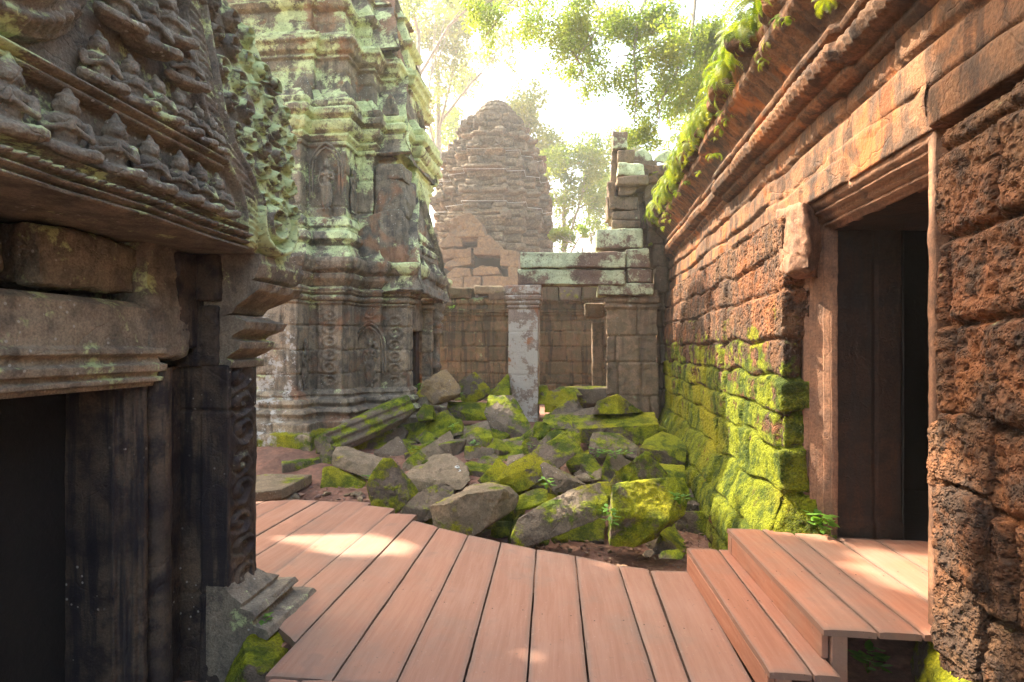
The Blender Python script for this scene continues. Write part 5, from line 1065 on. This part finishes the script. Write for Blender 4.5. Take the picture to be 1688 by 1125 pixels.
for k in range(26):
    rg = random.Random(k+100); u = rg.uniform(455, 600) if k < 14 else rg.uniform(880, 1125); v = (rg.uniform(812, 824) if k < 14 else rg.uniform(905, 932))
    p = PZ(u, v, -.12 if k < 14 else -.26); s = rg.uniform(.03, .085) if k < 14 else rg.uniform(.015, .035)
    pts = [tuple(p+Vector((rg.uniform(-1, 1)*s, rg.uniform(-1, 1)*s, rg.uniform(-.6, .6)*s))) for _ in range(9)]
    o = rock('small_stone', pts, M['rock_bare' if k % 3 else 'pebble'], None, max(.006, s*.16), 2, s*.08, 12, k)
    tag(o, 'small brown stone in the row along the far left edge of the boardwalk' if k < 14 else 'small red stone on the bare earth between boardwalk and heap', 'stone', 'small stones along the left boardwalk edge' if k < 14 else 'small stones on the bare earth')
# drill holes
def ray_hit(o, u, v):
    """where the line of sight through photo pixel (u, v) meets object o"""
    f = Vector((-math.sin(TH), math.cos(TH), 0)); rr = Vector((math.cos(TH), math.sin(TH), 0)); d = (f+rr*(u-844)/FP+Vector((0, 0, (HV-v)/FP))).normalized()
    bpy.context.view_layer.update(); mi = o.matrix_world.inverted(); ok, p, n_, _ = o.ray_cast(mi @ Vector((0, 0, EYE)), mi.to_3x3() @ d)
    return (p, n_) if ok else (None, None)
boulder = next(o for o in bpy.data.objects if o.get('label') == 'rounded brown boulder with two drill holes')
for (u, v) in ((754, 770), (756, 777)):
    p, n_ = ray_hit(boulder, u, v)
    if p is None: continue
    M_ = n_.to_track_quat('Z', 'Y').to_matrix().to_4x4(); V, F = [], []
    for i, (r_, z_) in enumerate(((.030, -.004), (.028, .004), (.014, .005), (.012, -.02), (.001, -.021))):
        for k in range(14): V.append(tuple(p + M_.to_3x3() @ Vector((r_*math.cos(k*.4488)*(1+.2*math.sin(k*2.3)), r_*math.sin(k*.4488), z_))))
    F = gridfaces(5, 14, True); o = mesh_obj('drill_hole', V, F[:28], M['wire']); o.parent = boulder
    o.name = 'mortar_ring'; o2 = mesh_obj('drill_hole', V, F[28:], M['dark']); o2.parent = boulder  # inner shade of the hole put in as near-black

def sprout_mesh(seed, n=9, s=.035, h=.08):
    rg = random.Random(seed); V = []; F = []
    for i in range(n):
        a = rg.uniform(0, 6.28); r = rg.uniform(.2, 1)*h*.7; c = Vector((math.cos(a)*r, math.sin(a)*r, rg.uniform(.3, 1)*h)); d = Vector((math.cos(a), math.sin(a), rg.uniform(-.4, .4))).normalized()
        e = d.cross(Vector((0, 0, 1))).normalized(); ss = s*rg.uniform(.6, 1.2); b = len(V)
        V += [c-d*ss*.6, c+e*ss*.45-d*ss*.1, c+e*ss*.35+d*ss*.5, c+d*ss, c-e*ss*.35+d*ss*.5, c-e*ss*.45-d*ss*.1]
        F += [(b, b+1, b+2, b+3), (b, b+3, b+4, b+5)]
        q = len(V); V += [Vector((0, 0, 0)), Vector((.003, .002, 0)), c]; F.append((q, q+1, q+2))
    me = bpy.data.meshes.new('seedling'); me.from_pydata([tuple(v) for v in V], [], F); me.materials.append(M['sprout']); return me
sp = [sprout_mesh(i, 9+i*3) for i in range(4)]
spots = [((430, 1025), 2.95, 'seedling with round leaves on the moulded base of the left porch', 1.0), ((682, 745), 7.0, 'seedling left of the round brown boulder', 1.3), ((610, 790), 6.2, 'seedling beside the pointed olive stone', 1.3),
         ((783, 735), 7.2, 'leafy seedling under the grey flat-topped block', 1.3), ((745, 705), 7.6, 'pale leafy seedling between two green blocks in mid heap', 1.2), ((900, 800), 5.2, 'seedling beside the brown wedge-shaped stone', 1.3),
         ((985, 748), 6.5, 'leafy plant under the grey flat-topped stone with the dead leaf', 1.5), ((1015, 752), 6.4, 'leafy plant right of the flat-topped stone with the dead leaf', 1.3), ((1035, 750), 6.4, 'leafy plant at the foot of the broad domed green stone', 1.2),
         ((1007, 860), 4.7, 'leafy plant between the largest front stone and the mossy cube', 1.2), ((1000, 845), 4.8, 'bushy seedling above the gap by the mossy cube', 1.1), ((1120, 825), 5.0, 'small pale seedling on the right side of the mossy cube', 1.2),
         ((876, 735), 6.9, 'tiny seedling on the round bright mossy lump', 1.0), ((1357, 872), 3.98, 'seedling growing at the foot of the doorway jamb', 1.2), ((1350, 855), 4.02, 'taller seedling climbing beside the doorway jamb', 1.6), ((690, 640), 8.5, 'small weed beside the tilted tan cube', 1.3),
         ((760, 650), 9.0, 'weed tuft below the green pointed block', 1.3), ((840, 575), 12.9, 'small weed rooted in the courtyard wall', 1.2), ((745, 508), 12.9, 'weed with star-shaped leaves rooted in the courtyard wall', 1.3)]
for k, ((u, v), y, lab, s) in enumerate(spots):
    p = PY(u, v, y); o = bpy.data.objects.new('seedling', sp[k % 4]); link(o); o.location = p-Vector((0, 0, .03*s)); o.scale = (s, s, s); o.rotation_euler.z = k*1.3; tag(o, lab, 'plant')
for k, (u, v, z, s, lab) in enumerate(((1578, 1068, .08, .9, 'small round-leaved seedling on the mossy footing right of the stair'), (1640, 1078, .06, .9, 'second round-leaved seedling, further right on the mossy footing'), (1430, 1110, -.28, 1.6, 'leafy seedling in the dark gap under the landing'))):
    p = PZ(u, v, z); o = bpy.data.objects.new('seedling', sp[(k+1) % 4]); link(o); o.location = p; o.scale = (s, s, s); tag(o, lab, 'plant')

# ferns on the cornice of the right gallery
def fern_mesh(seed, nf=12, L=.21):
    rg = random.Random(seed); V = []; F = []
    for f in range(nf):
        a = rg.uniform(-1.9, 1.9)+math.pi; l = L*rg.uniform(.6, 1.15); n = 20; up0 = rg.uniform(.2, 1.2); prev = Vector((0, 0, 0)); p = Vector((0, 0, 0)); el_ = up0
        for i in range(n):
            d = Vector((math.cos(a)*math.cos(el_), math.sin(a)*math.cos(el_), math.sin(el_))); p = prev+d*l/n; el_ -= .11+.04*rg.random(); a += rg.uniform(-.04, .04)
            s = d.cross(Vector((0, 0, 1))).normalized(); w_ = l*.20*math.sin(math.pi*min(1, (i+2)/n*.93)) ; t = l/n*.6
            for sg in (-1, 1):
                b = len(V); tip = p+s*sg*w_+d*w_*.35-Vector((0, 0, w_*.25)); V += [prev, prev+d*t, tip+d*t*.25, p.lerp(tip, .5)-d*t*.25+Vector((0, 0, .004))]; F.append((b, b+1, b+2, b+3))
            prev = p
    me = bpy.data.meshes.new('fern'); me.from_pydata([tuple(v) for v in V], [], F); me.materials.append(M['fern']); return me
fm = [fern_mesh(i, 11+i % 4) for i in range(6)]
rg = random.Random(77); cnt = 0
def fern(x, y, z, s):
    o = bpy.data.objects.new('fern', fm[rg.randrange(6)]); link(o); o.location = (x, y, z); o.scale = (s, s, s*rg.uniform(.8, 1.2)); o.rotation_euler = (rg.uniform(-.3, .3), rg.uniform(-.5, .1), rg.uniform(-.9, .9))
    tag(o, 'yellow-green fern among the many growing along the top of the right gallery', 'fern', 'ferns along the top of the right gallery')
for k in range(262):
    y = 2.9+8.2*rg.random()**.85; t = rg.random(); x = 1.24+.25*t+.018*(y-4); z = 3.88+.16*t+rg.uniform(-.05, .08)
    fern(x, y, z, rg.uniform(1.0, 1.8))
for k in range(30):
    y = rg.uniform(2.6, 10.8); fern(WX-.12-.1*rg.random(), y, rg.choice((3.45, 3.62, 3.68)), rg.uniform(.3, .6))

rg = np.random.RandomState(14); n = 26000; yy = rg.uniform(2.4, 11.2, n); tt = rg.random_sample(n)
P = np.stack([1.215+.30*tt+.018*(yy-4), yy, 3.74+.24*tt+.10*rg.random_sample(n)], -1); ok = fbm(P, 1.6, 3, 5) > -.18; P = P[ok]; n = len(P)
ax = rg.normal(size=(n, 3)); ax[:, 2] += .3; ax /= np.linalg.norm(ax, axis=1)[:, None]; b = np.cross(ax, rg.normal(size=(n, 3))); b /= np.linalg.norm(b, axis=1)[:, None]; s_ = rg.uniform(.012, .05, n)[:, None]
o = mesh_obj('creeper', np.stack([P-ax*s_, P+b*s_*.35, P+ax*s_, P-b*s_*.35], 1).reshape(-1, 3), np.arange(n*4).reshape(-1, 4), M['creeper'], None, False); o['kind'] = 'stuff'
tag(o, 'low creeping plants and grass matted along the top of the right gallery', 'creeper')

# ================================================ TREES
def leaves(centers, n, size, seed, elong=1.9, droop=.3, keep=None):
    """n leaf blades scattered through a list of (centre, radii) clumps"""
    rg = np.random.RandomState(seed); vol = np.array([r[0]*r[1]*r[2] for c, r in centers])**.75; vol = vol/vol.sum()
    idx = rg.choice(len(centers), n, p=vol); c = np.array([tuple(centers[i][0]) for i in range(len(centers))])[idx]; r = np.array([centers[i][1] for i in range(len(centers))])[idx]
    d = rg.normal(size=(n, 3)); d /= np.linalg.norm(d, axis=1)[:, None]; P = c+r*d*(rg.random_sample(n)**.45)[:, None]
    hole = fbm(P, 1.0/max(.35, size*7), 2, seed); ok = hole > -.12
    if keep is not None: ok &= keep(P)
    P = P[ok]; n = len(P)
    ax = rg.normal(size=(n, 3)); ax[:, 2] -= droop; ax /= np.linalg.norm(ax, axis=1)[:, None]
    q = rg.normal(size=(n, 3)); b = np.cross(ax, q); b /= np.linalg.norm(b, axis=1)[:, None]
    s = size*rg.uniform(.6, 1.3, n)[:, None]; w_ = s/elong
    V = np.stack([P-ax*s*.5, P+b*w_*.5, P+ax*s*.5, P-b*w_*.5], 1).reshape(-1, 3)
    F = np.arange(n*4).reshape(-1, 4); return V, F
def tree(name, label, base, trunk, limbs, clumps, n, size, mat, seed, group=None, bark='bark'):
    t = thing(name, label, 'tree', base, group)
    V, F = tubes([trunk]+limbs, 8); mesh_obj('trunk', V, F, M[bark], t)
    V, F = leaves(clumps, n, size, seed); mesh_obj('crown', V, F, M[mat], t, False); return t
def auto_tree(label, u, y, ztop, crown, n, size, mat, seed, r0=.35, group='trees beyond the temple', lean=0, forkz=.5):
    """crown = list of (u, v, half width px, half height px)"""
    x = y*math.tan(phi(u)); rg = random.Random(seed); pxm = y/FP
    top = Vector((x+lean, y, ztop)); trunk = [((x, y, -.5), r0*1.3), ((x+lean*.2, y, ztop*.25), r0), ((x+lean*.5, y+.2, ztop*.6), r0*.75), (tuple(top), r0*.4)]
    clumps = []; limbs = []
    for (cu, cv, a, b) in crown:
        yy = y+rg.uniform(-2.5, 2.5); c = PY(cu, cv, yy); clumps.append((c, (a*pxm, a*pxm*.9, b*pxm)))
        s = Vector((x+lean*.5, y+.2, ztop*.6)).lerp(top, rg.random()); m = s.lerp(c, .5)+Vector((rg.uniform(-.5, .5), 0, rg.uniform(0, 1)))
        limbs.append([(tuple(s), r0*.35), (tuple(m), r0*.22), (tuple(c), r0*.08)])
        for j in range(3):
            e = c+Vector((rg.uniform(-1, 1)*a*pxm*.8, rg.uniform(-1, 1), rg.uniform(-.8, .8)*b*pxm)); limbs.append([(tuple(m), r0*.12), (tuple(m.lerp(e, .5)+Vector((0, 0, .3))), r0*.08), (tuple(e), r0*.03)])
    return tree('tall_tree', label, (x, y, -.3), trunk, limbs, clumps, n, size, mat, seed, group)
auto_tree('pale slender tree with forked trunk standing left of the central tower', 722, 44, 25, [(700, 60, 60, 50), (760, 40, 60, 45), (690, 150, 45, 50), (745, 120, 45, 40), (700, 240, 35, 50), (820, 90, 55, 35)], 15000, .34, 'leaf_y', 1, .38)
auto_tree('thin straight tree just right of the forked pale tree', 752, 50, 24, [(760, 150, 40, 50), (740, 200, 40, 60), (790, 60, 50, 40)], 9000, .34, 'leaf', 2, .26)
auto_tree('yellow-leaved tree rising behind the right shoulder of the central tower', 868, 40, 15, [(860, 170, 45, 40), (880, 220, 50, 45), (850, 205, 45, 40), (905, 260, 35, 40), (890, 300, 30, 40)], 15000, .26, 'leaf_y', 3, .28)
auto_tree('green tree filling the gap between the central tower and the broken gable', 930, 38, 12, [(930, 290, 60, 50), (970, 260, 45, 40), (930, 350, 50, 45), (985, 330, 40, 50), (910, 390, 30, 22), (995, 385, 25, 30)], 22000, .22, 'leaf', 4, .26)
auto_tree('tree behind the broken gable', 1020, 44, 14, [(1020, 250, 40, 40), (990, 300, 30, 40)], 8000, .26, 'leaf', 5, .3)
auto_tree('shrubby young tree low behind the gateway lintels', 960, 24, 6, [(925, 395, 26, 22), (975, 372, 24, 22)], 6000, .13, 'leaf', 6, .1)
auto_tree('tree crown standing behind the fern-grown cornice', 1190, 30, 15, [(1150, 190, 50, 55), (1210, 150, 60, 60), (1120, 260, 30, 40), (1180, 250, 50, 50), (1260, 90, 60, 50)], 26000, .17, 'leaf', 7, .3)
auto_tree('dim tree top left above the central tower', 690, 34, 22, [(690, 10, 45, 18), (740, 5, 50, 16), (800, -10, 60, 25)], 9000, .22, 'leaf', 8, .3)
# overhanging tree on the right, its boughs reaching over the court
TB = PY(1300, 0, 14.5)
clump = [(850, 22, 45, 24), (812, 44, 24, 16), (900, 45, 42, 28), (935, 20, 45, 24), (940, 82, 34, 24), (975, 60, 40, 30), (1000, 110, 32, 34), (962, 128, 26, 22), (1020, 40, 44, 30), (1065, 25, 40, 26), (1085, 80, 42, 36), (1112, 120, 40, 36), (1075, 160, 34, 32), (1088, 205, 34, 26),
         (1058, 225, 26, 16), (1130, 50, 45, 36), (1150, 100, 40, 36), (1165, 160, 34, 34), (1185, 60, 44, 36), (1225, 40, 40, 34), (1240, 90, 36, 34), (1205, 120, 36, 34), (1270, 60, 30, 34), (1130, 180, 26, 26), (780, 20, 22, 14)]
cl = []; limbs = []; rg = random.Random(5)
bough = [PY(1300, -120, 14.5), PY(1200, -60, 14.2), PY(1080, -40, 13.8), PY(960, -30, 13.4), PY(860, -10, 13)]
limbs.append([(tuple(p), .13-.022*i) for i, p in enumerate(bough)])
bough2 = [PY(1300, -60, 14.5), PY(1255, 60, 14), PY(1205, 110, 13.6), PY(1165, 180, 13.2)]; limbs.append([(tuple(p), .08-.017*i) for i, p in enumerate(bough2)])
b3 = [PY(1080, -40, 13.8), PY(1052, 30, 13.5), PY(1045, 90, 13.4), PY(1050, 150, 13.2), PY(1046, 200, 13.2)]; limbs.append([(tuple(p), .05-.009*i) for i, p in enumerate(b3)])
b4 = [PY(1150, -50, 14), PY(1140, 60, 13.8), PY(1110, 130, 13.5), PY(1085, 175, 13.4)]; limbs.append([(tuple(p), .055-.011*i) for i, p in enumerate(b4)])
b5 = [PY(960, -30, 13.4), PY(992, 25, 13.4), PY(975, 65, 13.3), PY(950, 95, 13.2)]; limbs.append([(tuple(p), .045-.009*i) for i, p in enumerate(b5)])
allb = bough+bough2+b3+b4+b5
for (u, v, a, b) in clump:
    y = 13.3+rg.uniform(-.6, 1.2); c = PY(u, v, y); s = y/FP; near = min(allb, key=lambda q: (q-c).length)
    limbs.append([(tuple(near), .022), (tuple(near.lerp(c, .55)+Vector((0, 0, .12))), .014), (tuple(c), .006)])
    for j in range(5):
        e = c+Vector((rg.uniform(-1, 1)*a*s, rg.uniform(-.5, .5), rg.uniform(-1, .8)*b*s)); limbs.append([(tuple(near.lerp(c, .6)), .010), (tuple(c.lerp(e, .5)), .007), (tuple(e), .003)]); cl.append((e, (a*s*.85, .6, b*s*.8)))
trunk = [((TB.x+1.2, 15, -.3), .55), ((TB.x+.9, 15, 4), .42), ((TB.x+.4, 14.8, 8), .34), (tuple(bough[0]), .22), (tuple(bough[0]+Vector((-.3, .3, 3))), .14)]
tree('overhanging_tree', 'nearest tree, fine-leaved boughs overhanging the court from the upper right', (TB.x+1.2, 15, -.3), trunk, limbs, cl, 85000, .08, 'leaf', 12)
# unseen tree added west of the court, its crown cut to shape the sun patches
def keep_sun(P):
    """gaps cut in the crown so the sun reaches chosen spots"""
    ok = np.ones(len(P), bool)
    for (T, r) in (((1.5, 4.7, .9), .50), ((1.5, 4.45, 1.7), .40), ((1.5, 5.3, .5), .45), ((1.5, 4.3, .3), .4), ((1.6, 3.4, 2.85), .7), ((1.6, 4.3, 2.95), .75), ((1.55, 4.9, 2.2), .5), ((1.7, 4.05, 1.4), .35), ((1.7, 4.05, 2.2), .3), ((2.0, 3.3, .35), .42), ((1.56, 2.5, .5), .30), ((1.56, 2.5, 1.0), .26),
                  ((-2.0, 4.35, 0), .36), ((-1.5, 4.25, 0), .24), ((-.05, 5.0, .25), .26), ((.55, 5.0, .2), .22), ((1.3, 4.0, 4.0), .55), ((1.3, 5.2, 4.0), .7), ((1.3, 6.5, 4.0), .8), ((1.3, 8.0, 4.0), .9), ((1.3, 3.2, 3.9), .4),
                  ((-.9, 9.4, .9), .2), ((.6, 10.3, 1.2), .25), ((-1.0, 8.6, .5), .3), ((1.5, 6.2, 2.9), .35), ((1.5, 5.4, 1.7), .3)):
        d = P-np.array(T); t = d@np.array(sd); q = d-t[:, None]*np.array(sd); ok &= np.linalg.norm(q, axis=1) > r*(1+.35*fbm(q*2.2+np.array(T), 1.0, 2, 5))
    return ok
wt_ = thing('added_shade_tree', 'unseen leafy tree added west of the court, crown shaped to dapple the sun', 'tree', (-9.5, 6.5, -.3))
cc = []
rg = random.Random(9)
for k in range(104):
    T = Vector((rg.uniform(-2.6, 2.2), rg.uniform(2.0, 9.5), 0)) if k < 60 else (Vector((rg.uniform(-1.4, .6), rg.uniform(2.4, 3.5), 0)) if k < 88 else Vector((1.5, rg.uniform(.8, 2.6), 0))-Vector((sd.x, sd.y, 0))/sd.z*rg.uniform(1, 3)); h = rg.uniform(9.5, 12.5); c = T+sd*(h/sd.z)
    cc.append((c, (1.5, 1.5, .9)))
V, F = tubes([[((-9.5, 6.5, -.4), .45), ((-9.6, 6.6, 4), .36), ((-9.8, 7.2, 8), .25), ((-9.8, 7.4, 10), .12)]]+[[((-9.8, 7.2, 7.5), .12), (tuple(Vector((-9.8, 7.2, 8)).lerp(c, .5)+Vector((0, 0, -.3))), .07), (tuple(c), .03)] for c, r in cc[::4]], 8)
mesh_obj('trunk', V, F, M['bark'], wt_)
V, F = leaves(cc, 37000, .26, 33, 1.6, .3, keep_sun); mesh_obj('crown', V, F, M['leaf'], wt_, False)

# ================================================ HAZE
bm = bmesh.new(); bmesh.ops.create_cube(bm, size=1); me = bpy.data.meshes.new('haze'); bm.to_mesh(me); bm.free()
hz = bpy.data.objects.new('haze', me); link(hz); hz.scale = (260, 175, 42); hz.location = (0, 78, 19.2); hz['kind'] = 'stuff'
hm = bpy.data.materials.new('haze'); hm.use_nodes = True; nt = hm.node_tree; nt.nodes.clear()
ho = nt.nodes.new('ShaderNodeOutputMaterial'); hv = nt.nodes.new('ShaderNodeVolumePrincipled'); hv.inputs['Color'].default_value = (1.0, 1.0, .98, 1); hv.inputs['Density'].default_value = .0023; hv.inputs['Anisotropy'].default_value = .35
nt.links.new(hv.outputs[0], ho.inputs['Volume']); me.materials.append(hm)
